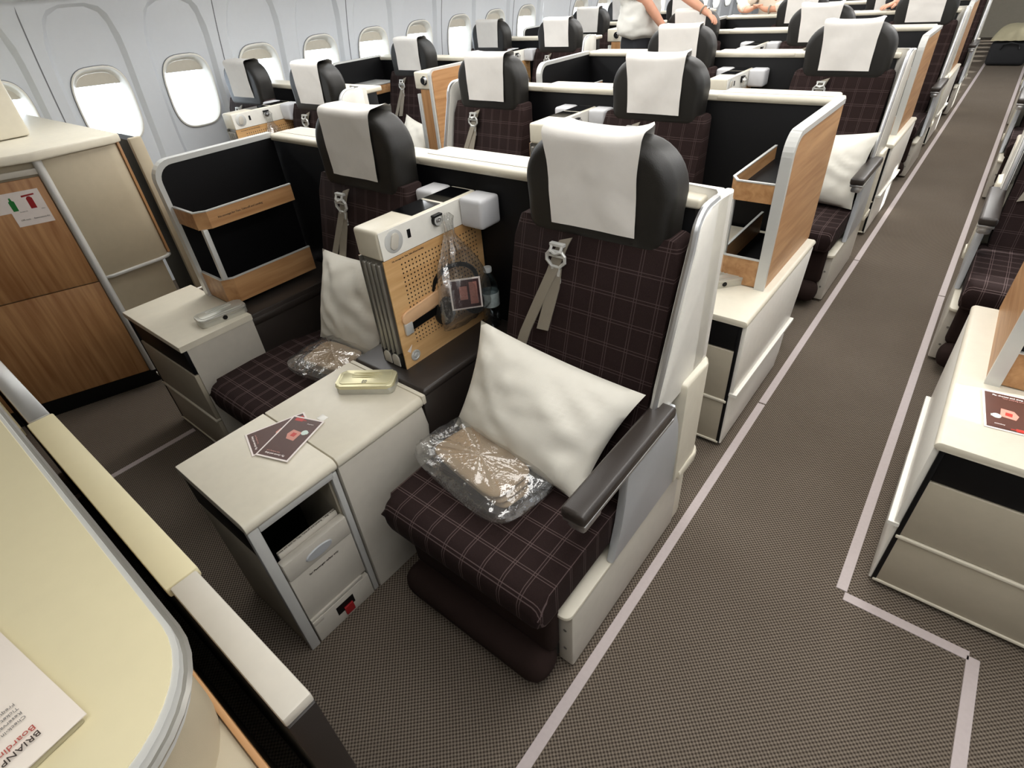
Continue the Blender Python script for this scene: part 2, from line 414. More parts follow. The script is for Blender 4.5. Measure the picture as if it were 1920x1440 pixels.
def sidewall(side, name):
    b = MB(); NA = 48
    angs = [2 * math.pi * i / NA for i in range(NA)]
    corner = [math.atan2(z, y) for y in (-WP / 2, WP / 2) for z in (ZLO - WZ, ZHI - WZ)]
    for cnr in corner:
        i = min(range(NA), key=lambda q: abs(math.atan2(math.sin(angs[q] - cnr), math.cos(angs[q] - cnr))))
        angs[i] = cnr % (2 * math.pi)
    angs.sort()
    def P(y, z, off): return b.bm.verts.new((wx(z, side, off), y, z))
    for i in range(-6, 26):
        yc = WY0 + WP * i
        if i in BLANK:
            b.grid(lambda u, v: (wx(ZLO + (ZHI - ZLO) * v, side), yc - WP / 2 + WP * u, ZLO + (ZHI - ZLO) * v), 2, 14)
            continue
        rings = []
        rings.append([P(yc + superell(a, WHW, WHH)[0], WZ + superell(a, WHW, WHH)[1], .03) for a in angs])
        for f in (.5, 1.0):
            rings.append([P(yc + (1 - f) * superell(a, WHW, WHH)[0] + f * recess(a, .205)[0], WZ + (1 - f) * superell(a, WHW, WHH)[1] + f * recess(a, .205)[1], .03) for a in angs])
        rings.append([P(yc + recess(a, .235)[0], WZ + recess(a, .235)[1] * 1.03, 0) for a in angs])
        for f in (.34, .67, 1.0):
            rings.append([P(yc + (1 - f) * recess(a, .235)[0] + f * rectray(a, WP / 2, ZLO - WZ, ZHI - WZ)[0],
                            WZ + (1 - f) * recess(a, .235)[1] * 1.03 + f * rectray(a, WP / 2, ZLO - WZ, ZHI - WZ)[1], 0) for a in angs])
        for A, B in zip(rings, rings[1:]):
            for j in range(NA): b.bm.faces.new((A[j], A[(j + 1) % NA], B[(j + 1) % NA], B[j]))
    # lower dado and the strip up to the ceiling
    y0, y1 = WY0 - 6.5 * WP, WY0 + 25.5 * WP
    b.grid(lambda u, v: (wx(ZLO * v, side), y0 + (y1 - y0) * u, ZLO * v), 2, 5)
    b.grid(lambda u, v: (wx(ZHI + (2.3 - ZHI) * v, side), y0 + (y1 - y0) * u, ZHI + (2.3 - ZHI) * v), 2, 5)
    struct(name, b.mesh(name, 'wallwhite', ang=30))
sidewall(-1, 'wall_left'); sidewall(1, 'wall_right')
# windows: reveal frame with stepped rings, pane and fabric shade
def window_meshes(side):
    NA = 40; angs = [2 * math.pi * i / NA for i in range(NA)]
    x0 = lambda z, o: (wx(WZ + z, side, o) - wx(WZ, side, 0))
    b = MB(); rings = []
    for hw, hh, o in ((1.03, 1.03, .028), (1.03, 1.03, .016), (.99, .99, .014), (.93, .945, .028), (.92, .935, .04), (.85, .87, .056), (.84, .86, .068), (.76, .79, .088), (.75, .78, .1)):
        rings.append([b.bm.verts.new((x0(superell(a, WHW * hw, WHH * hh)[1], o), superell(a, WHW * hw, WHH * hh)[0], superell(a, WHW * hw, WHH * hh)[1])) for a in angs])
    for A, B in zip(rings, rings[1:]):
        for j in range(NA): b.bm.faces.new((A[j], A[(j + 1) % NA], B[(j + 1) % NA], B[j]))
    fr = b.mesh('window_frame', 'white')
    b = MB(); b.tube([(x0(superell(a, WHW * 1.035, WHH * 1.035)[1], .026), superell(a, WHW * 1.035, WHH * 1.035)[0], superell(a, WHW * 1.035, WHH * 1.035)[1]) for a in angs], .0032, 5, closed=True)
    gk = b.mesh('window_gasket', 'seamgrey')
    b = MB()
    vs = [b.bm.verts.new((x0(superell(a, WHW * .752, WHH * .782)[1], .1), superell(a, WHW * .752, WHH * .782)[0], superell(a, WHW * .752, WHH * .782)[1])) for a in angs]
    ws = [b.bm.verts.new((v.co.x + side * .004, v.co.y, v.co.z)) for v in vs]
    b.bm.faces.new(vs); b.bm.faces.new(ws[::-1])
    for j in range(NA): b.bm.faces.new((vs[j], ws[j], ws[(j + 1) % NA], vs[(j + 1) % NA]))
    pane = b.mesh('pane', 'pane')
    b = MB(); hw, hh = WHW * .84, WHH * .86
    top = [superell(math.radians(d), hw, hh) for d in range(28, 153, 6)]
    zc = min(t[1] for t in top)
    pts = [p for p in top if p[1] >= zc - 1e-6]
    A = [b.bm.verts.new((x0(z, .058), y, z)) for y, z in pts] ; B = [b.bm.verts.new((v.co.x + side * .004, v.co.y, v.co.z)) for v in A]
    b.bm.faces.new(A); b.bm.faces.new(B[::-1])
    for j in range(len(A)): b.bm.faces.new((A[j], B[j], B[(j + 1) % len(A)], A[(j + 1) % len(A)]))
    sh = b.mesh('window_shade', 'shade')
    b = MB(); A = [b.bm.verts.new((x0(superell(a, hw, hh)[1], .058), superell(a, hw, hh)[0], superell(a, hw, hh)[1])) for a in angs]; B = [b.bm.verts.new((v.co.x + side * .004, v.co.y, v.co.z)) for v in A]
    b.bm.faces.new(A); b.bm.faces.new(B[::-1])
    for j in range(len(A)): b.bm.faces.new((A[j], B[j], B[(j + 1) % len(A)], A[(j + 1) % len(A)]))
    return fr, pane, sh, b.mesh('window_shade', 'shade'), gk
WMESH = {s_: window_meshes(s_) for s_ in (-1, 1)}
wn = 0
RIGHT_OPEN = {1, 3, 4} | set(range(7, 26))          # other right-hand shades, all unseen, drawn only to shape the sun patches
for side in (-1, 1):
    for i in range(-6, 26):
        if i in BLANK: continue
        wn += 1
        o = struct('window_%d' % wn, WMESH[side][0]); o.location = (wx(WZ, side), WY0 + WP * i, WZ)
        for nm, me in (('pane', WMESH[side][1]), ('window_shade', WMESH[side][2 if side < 0 or i in RIGHT_OPEN else 3]), ('window_gasket', WMESH[side][4])):
            c = bpy.data.objects.new(nm, me); COL.objects.link(c); c.parent = o
# panel seams every two windows
tn = 0
for i in range(-5, 25, 2):
    tn += 1
    y = WY0 + WP * (i + .5)
    b = MB(); b.ribbon([(wx(ZLO + (ZHI - ZLO) * t / 14, -1, -.001), y, ZLO + (ZHI - ZLO) * t / 14) for t in range(15)], (0, 1, 0), .006, .002)
    struct('trim_%d' % tn, b.mesh('wall_seam', 'seamgrey'))
# ceiling, bins, end walls
b = MB(); b.box(-4.6, 1.5, -2.2, 17, 2.22, 2.3); struct('ceiling', b.mesh('ceiling', 'wallwhite'))
for side, nm in ((-1, 'trim_40'), (1, 'trim_41')):
    b = MB(); y0, y1 = -2.2, 17
    xs = lambda x: CX + side * x
    b.prism([(xs(3.06), 1.84), (xs(2.9), 1.86), (xs(2.45), 1.97), (xs(2.3), 2.22), (xs(2.86), 2.22)], 'y', y0, y1)
    struct(nm, b.mesh('overhead_bin_run', 'wallwhite'))
b = MB(); b.box(-4.9, 1.72, 16.95, 17, 0, 2.3); struct('wall_back', b.mesh('wall_back', 'beige'))
b = MB(); b.box(-4.9, 1.72, -2.25, -2.2, 0, 2.3); struct('wall_front', b.mesh('wall_front', 'beige'))
# floor path strips
def strip(i, x0, y0, x1, y1, w=.034):
    d = Vector((x1 - x0, y1 - y0, 0)); L = d.length; b = MB(); b.box(-w / 2, w / 2, 0, L, -.001, .003, .001, 1)
    o = struct('trim_%d' % i, b.mesh('floor_strip', 'strip')); o.location = (x0, y0, 0); o.rotation_euler = (0, 0, math.atan2(-d.x, d.y))
strip(50, -.43, -1.2, -.43, 2.30); strip(51, -.43, 2.31, -.425, 4.2); strip(52, -.425, 4.21, -.42, 16.9)
strip(53, .118, 1.46, .105, 3.9); strip(54, .105, 3.91, .118, 16.9)
strip(55, .13, 1.44, .475, 1.44); strip(56, .485, 1.44, .485, -1.2); strip(57, -2.70, -.6, -2.70, .56, .03)

# ================================================================== PROTOTYPES
def P_seat(s, c0=-.305, c1=.305):
    """airliner seat; s=+1 shell and armrest on the +x side, -1 on the -x side, 0 none"""
    p = Proto(); m = s or 1
    b = MB(); b.box(max(-.27, c0), min(.27, c1 - .01), -.78, -.1, .02, .34, .02); p.add('seat_base', b.mesh('seat_base', 'black'))
    b = MB(); b.prism(arc(-.815, .40, .05, 180, 270, 3) + [(-.25, .35), (-.25, .465)] + [(-.45, .485), (-.65, .49)] + arc(-.815, .435, .05, 85, 180, 5), 'x', c0, c1, .028, 3)
    p.add('seat_cushion', b.mesh('seat_cushion', 'plaid_xy', m))
    b = MB(); b.box(c0 + .015, c1 - .015, -.80, -.74, .14, .36, .025, 3); b.box(c0 + .01, c1 - .01, -.875, -.745, .035, .155, .05, 4)
    p.add('leg_rest', b.mesh('leg_rest', 'brownfabric', m))
    b = MB()
    b.prism([(-.335, .44), (-.30, .55), (-.255, .70), (-.20, .92), (-.155, 1.10), (-.135, 1.17), (-.05, 1.17), (-.06, .44)], 'x', -.27, .27, .03, 3)
    p.add('backrest', b.mesh('backrest', 'plaid_xz', m))
    b = MB(); hw = .230
    out = [(hw, 1.22)] + arc(hw - .125, 1.275, .13, 0, 90, 9) + [(0, 1.408)] + arc(-hw + .125, 1.275, .13, 90, 180, 9) + [(-hw, 1.22)] + arc(-hw + .055, 1.168, .053, 180, 270, 5) + arc(hw - .055, 1.168, .053, 270, 360, 5)
    b.puff(out, 'y', -.147, -.02, .036, 5)
    h = p.add('headrest', b.mesh('headrest', 'leather', m, ang=50))
    b = MB()
    o2 = [(x * .875, 1.262 + (z - 1.262) * .865) for x, z in out]
    b.tube([(x, -.1405, z) for x, z in o2], .0028, 5, closed=True)
    p.add('piping', b.mesh('piping', 'black', m), h)
    # belt
    def by(z): return -.155 - (1.10 - z) * .25 - .012
    b = MB()
    X0 = -.095
    b.ribbon([(X0 + .02, -.158, 1.125), (X0 + .01, by(1.10), 1.10), (X0 - .01, by(1.03) - .004, 1.03), (X0 - .05, by(.93), .93), (X0 - .09, by(.82), .82), (X0 - .12, by(.70), .70)], (1, 0, .35), .046, .004)
    b.ribbon([(X0 - .005, by(1.04) + .004, 1.04), (X0 - .002, by(.98), .98), (X0 - .015, by(.9), .9), (X0 - .025, by(.84), .84)], (1, 0, .1), .044, .004)
    sb = p.add('seat_belt', b.mesh('seat_belt', 'belt'))
    b = MB(); q = b.mark()
    yb = by(1.07) - .01
    b.tube([(X0 + x, yb, z) for x, z in ((-.020, 1.092), (.022, 1.092), (.032, 1.080), (.032, 1.062), (.014, 1.044), (-.014, 1.044), (-.032, 1.062), (-.031, 1.080))], .0058, 6, closed=True)
    b.box(X0 - .03, X0 + .03, yb - .003, yb + .003, 1.074, 1.082, .002)
    b.box(X0 - .015, X0 - .006, yb - .004, yb + .004, .996, 1.046); b.box(X0 + .006, X0 + .015, yb - .004, yb + .004, .996, 1.046)
    b.box(X0 - .015, X0 + .015, yb - .004, yb + .004, .990, 1.002)
    b.box(X0 - .02, X0 + .03, yb - .004, yb + .012, 1.108, 1.118, .002)
    b.tube([(X0 - .012, yb, 1.112), (X0 - .014, yb - .008, 1.095), (X0 + .005, yb - .01, 1.088), (X0 + .022, yb - .008, 1.095), (X0 + .024, yb, 1.112)], .005, 6)
    p.add('buckle', b.mesh('buckle', 'rim'), sb, 'bright metal buckle')
    if s:
        b = MB(); b.box(.268, .322, -.735, -.04, .015, .295, .008); p.add('side_panel', b.mesh('side_panel', 'warmgrey', m))
        k = len(p.p) - 1
        b = MB()
        for z in (.10, .20): b.cyl((.295, -.736, z), 'y', .006, .003, 10)
        p.add('screw', b.mesh('screw', 'slat', m), k)
        b = MB(); b.prism([(.243, -.70)] + arc(.268, -.735, .025, 180, 270, 4) + arc(.30, -.735, .025, 270, 360, 4) + [(.325, -.06), (.243, -.06)], 'z', .296, .312, .004)
        p.add('side_cap', b.mesh('side_cap', 'cream', m), k)
        # lower shell, stepped, with rounded rear corner
        b = MB()
        foot = lambda x0, x1, y0, y1, r: [(x0, y0), (x1, y0)] + arc(x1 - r, y1 - r, r, 0, 90, 5) + [(x0, y1)]
        b.prism(foot(.235, .338, -.13, .075, .06), 'z', .315, .735, .014, 3)
        b.prism(foot(.235, .345, -.10, .085, .06), 'z', .305, .345, .01, 2)
        b.prism(foot(.245, .318, -.25, .06, .05), 'z', .02, .31, .006, 2)
        p.add('lower_shell', b.mesh('lower_shell', 'cream', m))
        # upper shell wing with slanting rounded front edge
        b = MB()
        wing = [(-.30, .70), (-.272, .80), (-.235, .92), (-.185, 1.08), (-.155, 1.17)] + arc(-.085, 1.195, .065, 165, 95, 5) + [(-.03, 1.262), (.055, 1.262), (.055, .70)]
        b.prism(wing, 'x', .292, .318, .007, 2)
        b.prism([(.318, -.05), (.318, .02), (.29, .055), (.16, .062), (.16, .045), (.28, .035), (.295, .01), (.295, -.05)], 'z', .72, 1.262, .004)
        sh = p.add('shell', b.mesh('shell', 'white', m))
        b = MB(); b.tube([(.305, y - .004, z) for y, z in wing[:-2]], .0105, 8); p.add('shell_rim', b.mesh('shell_rim', 'alu', m), sh, 'bright metal edge')
        # armrest
        b = MB(); b.prism([(-.12, .315), (-.53, .315), (-.512, .37), (-.49, .45), (-.475, .55), (-.475, .70), (-.19, .70), (-.15, .60), (-.115, .46)], 'x', .308, .332, .006, 2)
        ar = p.add('armrest', b.mesh('armrest', 'silver', m))
        b = MB(); b.box(.290, .360, -.74, -.25, .712, .750, .012, 3); p.add('arm_pad', b.mesh('arm_pad', 'armleather', m), ar, 'dark leather top')
        b = MB(); b.box(.294, .358, -.733, -.26, .700, .713, .004); b.box(.300, .352, -.725, -.64, .668, .702, .012); p.add('arm_trim', b.mesh('arm_trim', 'alu', m), ar)
    return p
SEAT = {s: P_seat(s) for s in (1, 0, -1)}
INNER = {1: P_seat(0, -.37, .245), -1: P_seat(0, -.27, .30)}

def cover_mesh(seed, flare=1.0, w=.142, low=1.165):
    r = random.Random(seed); ph = r.uniform(0, 50); b = MB()
    prof = []
    for i in range(15): prof.append((-.150, low + (1.385 - low) * i / 14, 0))
    for i in range(1, 7):
        a = math.radians(180 - 15 * i); prof.append((-.128 + .022 * math.cos(a), 1.388 + .022 * math.sin(a), 0))
    for y in (-.10, -.07, -.045): prof.append((y, 1.4125, 0))
    for i in range(6): prof.append((-.0135, 1.40 - .02 * i, 0))
    L = len(prof)
    def fn(u, v):
        y, z, _ = prof[round(v * (L - 1))]
        x = (u * 2 - 1) * w
        n = noise.noise(Vector((x * 9 + ph, z * 8, ph))); n2 = noise.noise(Vector((x * 22, z * 20 + ph, 3)))
        y -= max(0, n * .007 + n2 * .002 + .003)
        t = max(0, (z - 1.33) / .08); e = abs(u * 2 - 1) ** 4
        z += flare * .016 * t * e * (1.0 if u > .5 else .7) + .004 * t; x *= .95 + .07 * t * flare + .05 * max(0, (z - 1.2) / .2)
        if y > -.09: x *= 1 - .22 * min(1, (y + .09) / .06)
        x += .012 * (z - 1.3) * 4 * math.sin(ph)
        return (x, y, z)
    b.grid(fn, 17, L)
    geom = b.bm.faces[:]
    bmesh.ops.solidify(b.bm, geom=geom, thickness=.002)
    return b.mesh('headrest_cover', 'cloth', ang=80)
COVERS = [cover_mesh(i, f, low=lo) for i, (f, lo) in enumerate(((1, 1.165), (.5, 1.18), (.8, 1.17), (.3, 1.185)))]

def P_partition(m):
    """partition behind a middle-block row, x absolute around block centre (local 0 = block centre)"""
    p = Proto()
    b = MB(); b.box(-1.052, 1.03, 0, .085, .02, 1.216, .004); p.add('partition_panel', b.mesh('partition_panel', 'blackpanel', m))
    b = MB(); b.box(-1.056, 1.045, -.012, .10, 1.215, 1.243, .008, 3)
    c = p.add('partition_cap', b.mesh('partition_cap', 'cream', m))
    for x0, x1 in ((-1.03, -.53), (-.04, .48)):
        b = MB(); b.box(x0, x1, -.016, .155, 1.218, 1.246, .012, 3); p.add('shelf_cap', b.mesh('shelf_cap', 'cream', m), c)
        b = MB(); b.box(x0 + .012, x1 - .012, .03, .034, 1.2455, 1.2475); b.box(x0 + .012, x1 - .012, .034, .13, 1.2455, 1.2472); p.add('shelf_inlay', b.mesh('shelf_inlay', 'warmgrey', m), c)
    return p
PART = {1: P_partition(1), -1: P_partition(-1)}

def P_console(m):
    """centre console with open side bin (bin faces +x); local x centre, y from partition"""
    p = Proto()
    b = MB()
    for y0, y1 in ((-1.20, -.902), (-.898, -.545)):
        b.prism([(-.195, .615), (.18, .615)] + arc(.175, .625, .022, 300, 450, 6) + [(-.195, .647)], 'y', y0, y1, .003, 2)
    b.box(-.195, .194, -.543, -.527, .612, .648, .004)
    p.add('console_top', b.mesh('console_top', 'cream', m))
    b = MB(); b.box(-.185, .185, -1.195, -1.18, .0, .49, .003); p.add('front_panel', b.mesh('front_panel', 'beige', m))
    b = MB(); b.box(-.186, .186, -1.197, -1.17, .492, .614, .004); p.add('front_band', b.mesh('front_band', 'blackpanel', m))
    b = MB(); b.box(-.19, -.172, -1.19, -.535, .0, .614, .003); b.box(-.172, .16, -.93, -.90, 0, .614); p.add('console_body', b.mesh('console_body', 'beige', m))
    b = MB(); b.box(.165, .19, -1.198, -1.165, .0, .614, .004); b.box(.165, .19, -1.165, -.92, .585, .612, .003); b.box(.165, .185, -.925, -.905, .0, .60, .003)
    p.add('bin_frame', b.mesh('bin_frame', 'rim', m))
    b = MB(); b.box(-.17, .14, -1.165, -.93, .10, .12); b.box(-.17, -.16, -1.165, -.93, .12, .6); b.box(-.17, .15, -1.178, -1.166, .1, .6); p.add('bin_liner', b.mesh('bin_liner', 'black', m))
    b = MB(); b.box(.155, .186, -1.16, -.928, .335, .415, .006); b.box(.155, .181, -1.16, -.928, .125, .334, .003)
    b.box(.135, .152, -1.145, -.935, .18, .428, .003); b.box(.155, .187, -1.16, -.95, .112, .126, .002)
    d = p.add('bin_door', b.mesh('bin_door', 'warmgrey', m))
    b = MB(); b.mark(); b.lathe([(.0, -.004), (.033, -.004), (.036, 0), (.033, .004), (0, .005)], (0, 0, 0), 24)
    b.apply(Matrix.Translation((.187, -1.045, .372)) @ Matrix.Rotation(math.pi / 2, 4, 'Y') @ Matrix.Diagonal((.52, 1.35, 1, 1)))
    p.add('latch', b.mesh('latch', 'silver', m), d, 'oval metal latch')
    if m > 0:
        T = frame((.1825, -1.045, .305), (0, 1, 0), (0, 0, 1)); p.add('lettering', text_mesh('for Passenger safety only', .011, T, 'textdark'), d)
        T = frame((.144, -1.04, .4285), (0, 1, 0), (-1, 0, 0)); p.add('lettering', text_mesh('Close and latch for Taxi, Take-off and Landing   1.5kg / 3.3lbs', .0085, T, 'textdark'), d)
    b = MB(); b.box(.165, .188, -1.16, -.928, .0, .108, .004); b.box(.165, .19, -1.16, -1.12, .09, .112, .003); kp = p.add('kick_panel', b.mesh('kick_panel', 'warmgrey', m))
    b = MB(); b.box(.187, .1895, -1.075, -1.005, .045, .085); p.add('release_recess', b.mesh('release_recess', 'black', m), kp)
    b = MB(); b.box(.188, .196, -1.05, -1.015, .02, .06, .002); p.add('release_tag', b.mesh('release_tag', 'red', m), kp, 'red pull tag')
    b = MB(); b.prism([(-.898, .0), (-.898, .608), (-.548, .608), (-.535, .52), (-.56, .3), (-.62, .0)], 'x', .162, .19, .004)
    p.add('side_panel', b.mesh('side_panel', 'warmgrey', m))
    b = MB()
    for dy in (0, .045): b.box(-.02, .012, -.86 + dy, -.835 + dy, .646, .6485, .001)
    p.add('catch', b.mesh('catch', 'white', m))
    b = MB(); b.box(-.19, .185, -.525, 0, .625, .655, .012, 3); b.box(-.188, .18, -.53, 0, .0, .63, .004); p.add('armrest_box', b.mesh('armrest_box', 'armleather', m), None, 'dark leather rear armrest')
    return p
CONSOLE = {1: P_console(1), -1: P_console(-1)}

def P_divider():
    """privacy divider on the rear armrest; local x centre, y from partition, absolute z"""
    p = Proto(); hw, y0, y1 = .06, -.467, -.005
    b = MB(); b.box(-hw, hw, y0, y1, 1.064, 1.16, .012, 3); p.add('housing', b.mesh('housing', 'cream'))
    b = MB(); b.box(hw - .001, hw + .002, y0 + .004, y1, 1.066, 1.157, .001, 1); p.add('face_plate', b.mesh('face_plate', 'white'), 0)
    b = MB()
    b.box(-hw + .012, hw - .012, y0 + .16, y0 + .29, 1.1595, 1.1615); b.box(-hw + .012, hw - .012, y0 + .305, y1 - .02, 1.1595, 1.1615)
    p.add('tray_recess', b.mesh('tray_recess', 'gloss_black'), 0)
    b = MB(); b.box(-hw + .008, hw - .002, y0 + .012, y1, .655, 1.064); p.add('core', b.mesh('core', 'slat'))
    b = MB()
    for i in range(4): b.box(-hw + .006 + i * .024, -hw + .024 + i * .024, y0 - .002, y0 + .03, .70, 1.05, .008, 3)
    b.box(-hw, -hw + .006, y0, y1, .655, 1.064)
    p.add('folded_table', b.mesh('folded_table', 'slat'), None, 'stack of dark metal table leaves')
    b = MB(); b.box(-hw + .004, hw - .004, y0 - .001, y0 + .02, .656, .712)
    h = p.add('hinge_block', b.mesh('hinge_block', 'black'))
    for i in range(2):
        b = MB(); x = -.03 + i * .045; b.mark(); b.prism([(x - .018, .66), (x + .018, .66), (x + .018, .688)] + arc(x, .69, .018, 0, 180, 8) + [(x - .018, .688)], 'y', y0 - .005, y0, .001)
        p.add('hinge', b.mesh('hinge', 'warmgrey'), h)
    b = MB(); b.box(hw - .004, hw, y0 + .002, y1, .655, 1.064); w = p.add('wood_panel', b.mesh('wood_panel', 'wood_perf'), None, 'perforated oak side')
    b = MB(); b.box(-hw - .003, -hw, y0 + .002, y1, .655, 1.064); p.add('wood_panel', b.mesh('wood_panel', 'wood_y'))
    # paddle handle, strap with buckle, coat button
    b = MB(); pth = arc(y0 + .045, .845, .024, 90, 270, 6); pts = pth + [(y0 + .26, .838)] + arc(y0 + .26, .874, .018, -90, 90, 5)
    b.prism(pts, 'x', hw, hw + .01, .003); p.add('paddle_handle', b.mesh('paddle_handle', 'lightwood'), w)
    b = MB(); b.ribbon([(hw + .004, y0 + .045, .805), (hw + .008, y0 + .15, .812), (hw + .004, y0 + .30, .816)], (0, 0, 1), .026, .004); st = p.add('strap', b.mesh('strap', 'black'), w)
    b = MB(); b.box(hw, hw + .012, y0 + .025, y0 + .06, .785, .83, .004); p.add('strap_buckle', b.mesh('strap_buckle', 'rim'), w)
    b = MB(); b.lathe([(0, 0), (.02, 0), (.021, .004), (.016, .006), (.014, .003), (.008, .004), (.006, .008), (0, .008)], (0, 0, 0), 24)
    b.apply(Matrix.Translation((hw, y0 + .05, .692)) @ Matrix.Rotation(math.pi / 2, 4, 'Y')); p.add('coat_button', b.mesh('coat_button', 'rim'), w)
    b = MB(); b.prism([(y0 + .02, .722), (y0 + .045, .738), (y0 + .032, .71)], 'x', hw, hw + .0008); p.add('sticker', b.mesh('sticker', 'cardwhite'), w)
    p.add('lettering', text_mesh('No stowage for Taxi, Take-off and Landing', .008, frame((hw + .0005, y0 + .105, 1.052), (0, 1, 0), (0, 0, 1)), 'textdark'), w)
    # light knob, socket, lamps
    b = MB(); b.lathe([(0, 0), (.037, 0), (.037, .002), (.033, .0035), (0, .0035)], (0, 0, 0), 32)
    b.apply(Matrix.Translation((hw + .001, y0 + .058, 1.115)) @ Matrix.Rotation(math.pi / 2, 4, 'Y')); kn = p.add('light_knob', b.mesh('light_knob', 'rim'), 0)
    b = MB(); q = b.mark(); b.prism(arc(0, .012, .015, 0, 180, 7) + arc(0, -.012, .015, 180, 360, 7), 'z', .003, .008, .002)
    b.apply(Matrix.Translation((hw + .001, y0 + .058, 1.115)) @ Matrix.Rotation(math.pi / 2, 4, 'Y') @ Matrix.Rotation(math.radians(70), 4, 'Z')); p.add('knob_grip', b.mesh('knob_grip', 'warmgrey'), kn)
    b = MB(); b.box(hw + .001, hw + .004, y0 + .116, y0 + .130, 1.104, 1.132, .003); p.add('socket', b.mesh('socket', 'black'), 0)
    b = MB(); b.cyl((hw + .002, y0 + .245, 1.122), 'x', .019, .012, 20); b.box(hw + .002, hw + .02, y0 + .225, y0 + .265, 1.135, 1.143, .003); hk = p.add('coat_hook', b.mesh('coat_hook', 'black'), 0)
    for sx in (1, -1):
        b = MB(); b.box(sx * (hw + .001), sx * (hw + .105), -.108, -.004, 1.06, 1.162, .014, 3) if sx > 0 else b.box(-hw - .095, -hw - .001, -.108, -.004, 1.06, 1.162, .014, 3)
        p.add('reading_lamp', b.mesh('reading_lamp', 'lamp'))
    return p
DIVIDER = P_divider()

def P_sideconsole(m, wd, ye=-.02):
    """aisle-side console, local x 0 = aisle edge, extends to -wd; m mirrors"""
    p = Proto()
    b = MB(); b.prism([(-wd, .622), (-.01, .622)] + arc(-.014, .634, .014, 300, 450, 6) + [(-wd, .648)], 'y', -.925, ye, .004, 2); p.add('console_top', b.mesh('console_top', 'cream', m))
    b = MB(); b.box(-wd + .004, -.028, -.915, -.90, .505, .621, .002); p.add('front_band', b.mesh('front_band', 'blackpanel', m))
    b = MB(); b.box(-wd + .004, -.028, -.919, -.90, .262, .50, .003); b.box(-wd + .004, -.028, -.919, -.90, .03, .246, .003); fp = p.add('front_panel', b.mesh('front_panel', 'beige', m))
    b = MB(); b.box(-wd + .004, -.022, -.926, -.90, .248, .260, .003); b.box(-wd + .004, -.022, -.924, -.90, .020, .031, .003); p.add('panel_lip', b.mesh('panel_lip', 'cream', m), fp)
    b = MB(); b.box(-.032, -.018, -.921, -.90, .02, .625, .003); p.add('edge_trim', b.mesh('edge_trim', 'blackpanel', m))
    b = MB()
    b.prism([(-.915, .30), (-.915, .62), (-.04, .62), (-.10, .42), (-.16, .27)], 'x', -.02, -.002, .004)
    b.prism([(-.915, .02), (-.915, .30), (-.14, .28), (-.16, .10), (-.20, .02)], 'x', -.024, -.010, .003)
    b.prism([(-.92, .288), (-.92, .302), (-.14, .285), (-.14, .271)], 'x', -.02, .014, .003)
    p.add('side_panel', b.mesh('side_panel', 'white', m))
    b = MB(); b.box(-wd + .002, -.03, -.90, min(ye, -.05) - .004, .02, .621); p.add('console_body', b.mesh('console_body', 'warmgrey', m))
    if ye < -.1:
        b = MB(); b.box(-wd + .05, -.03, ye, -.05, .02, .62, .01); b.box(-wd + .045, -.20, ye, -.05, .56, .60, .012); p.add('rear_box', b.mesh('rear_box', 'armleather', m), None, 'dark leather rear box')
    return p
SIDECON = {(1, 53): P_sideconsole(1, .50), (-1, 53): P_sideconsole(-1, .50), (-1, 57): P_sideconsole(-1, .575), (-1, 'front'): P_sideconsole(-1, .575, -.60)}

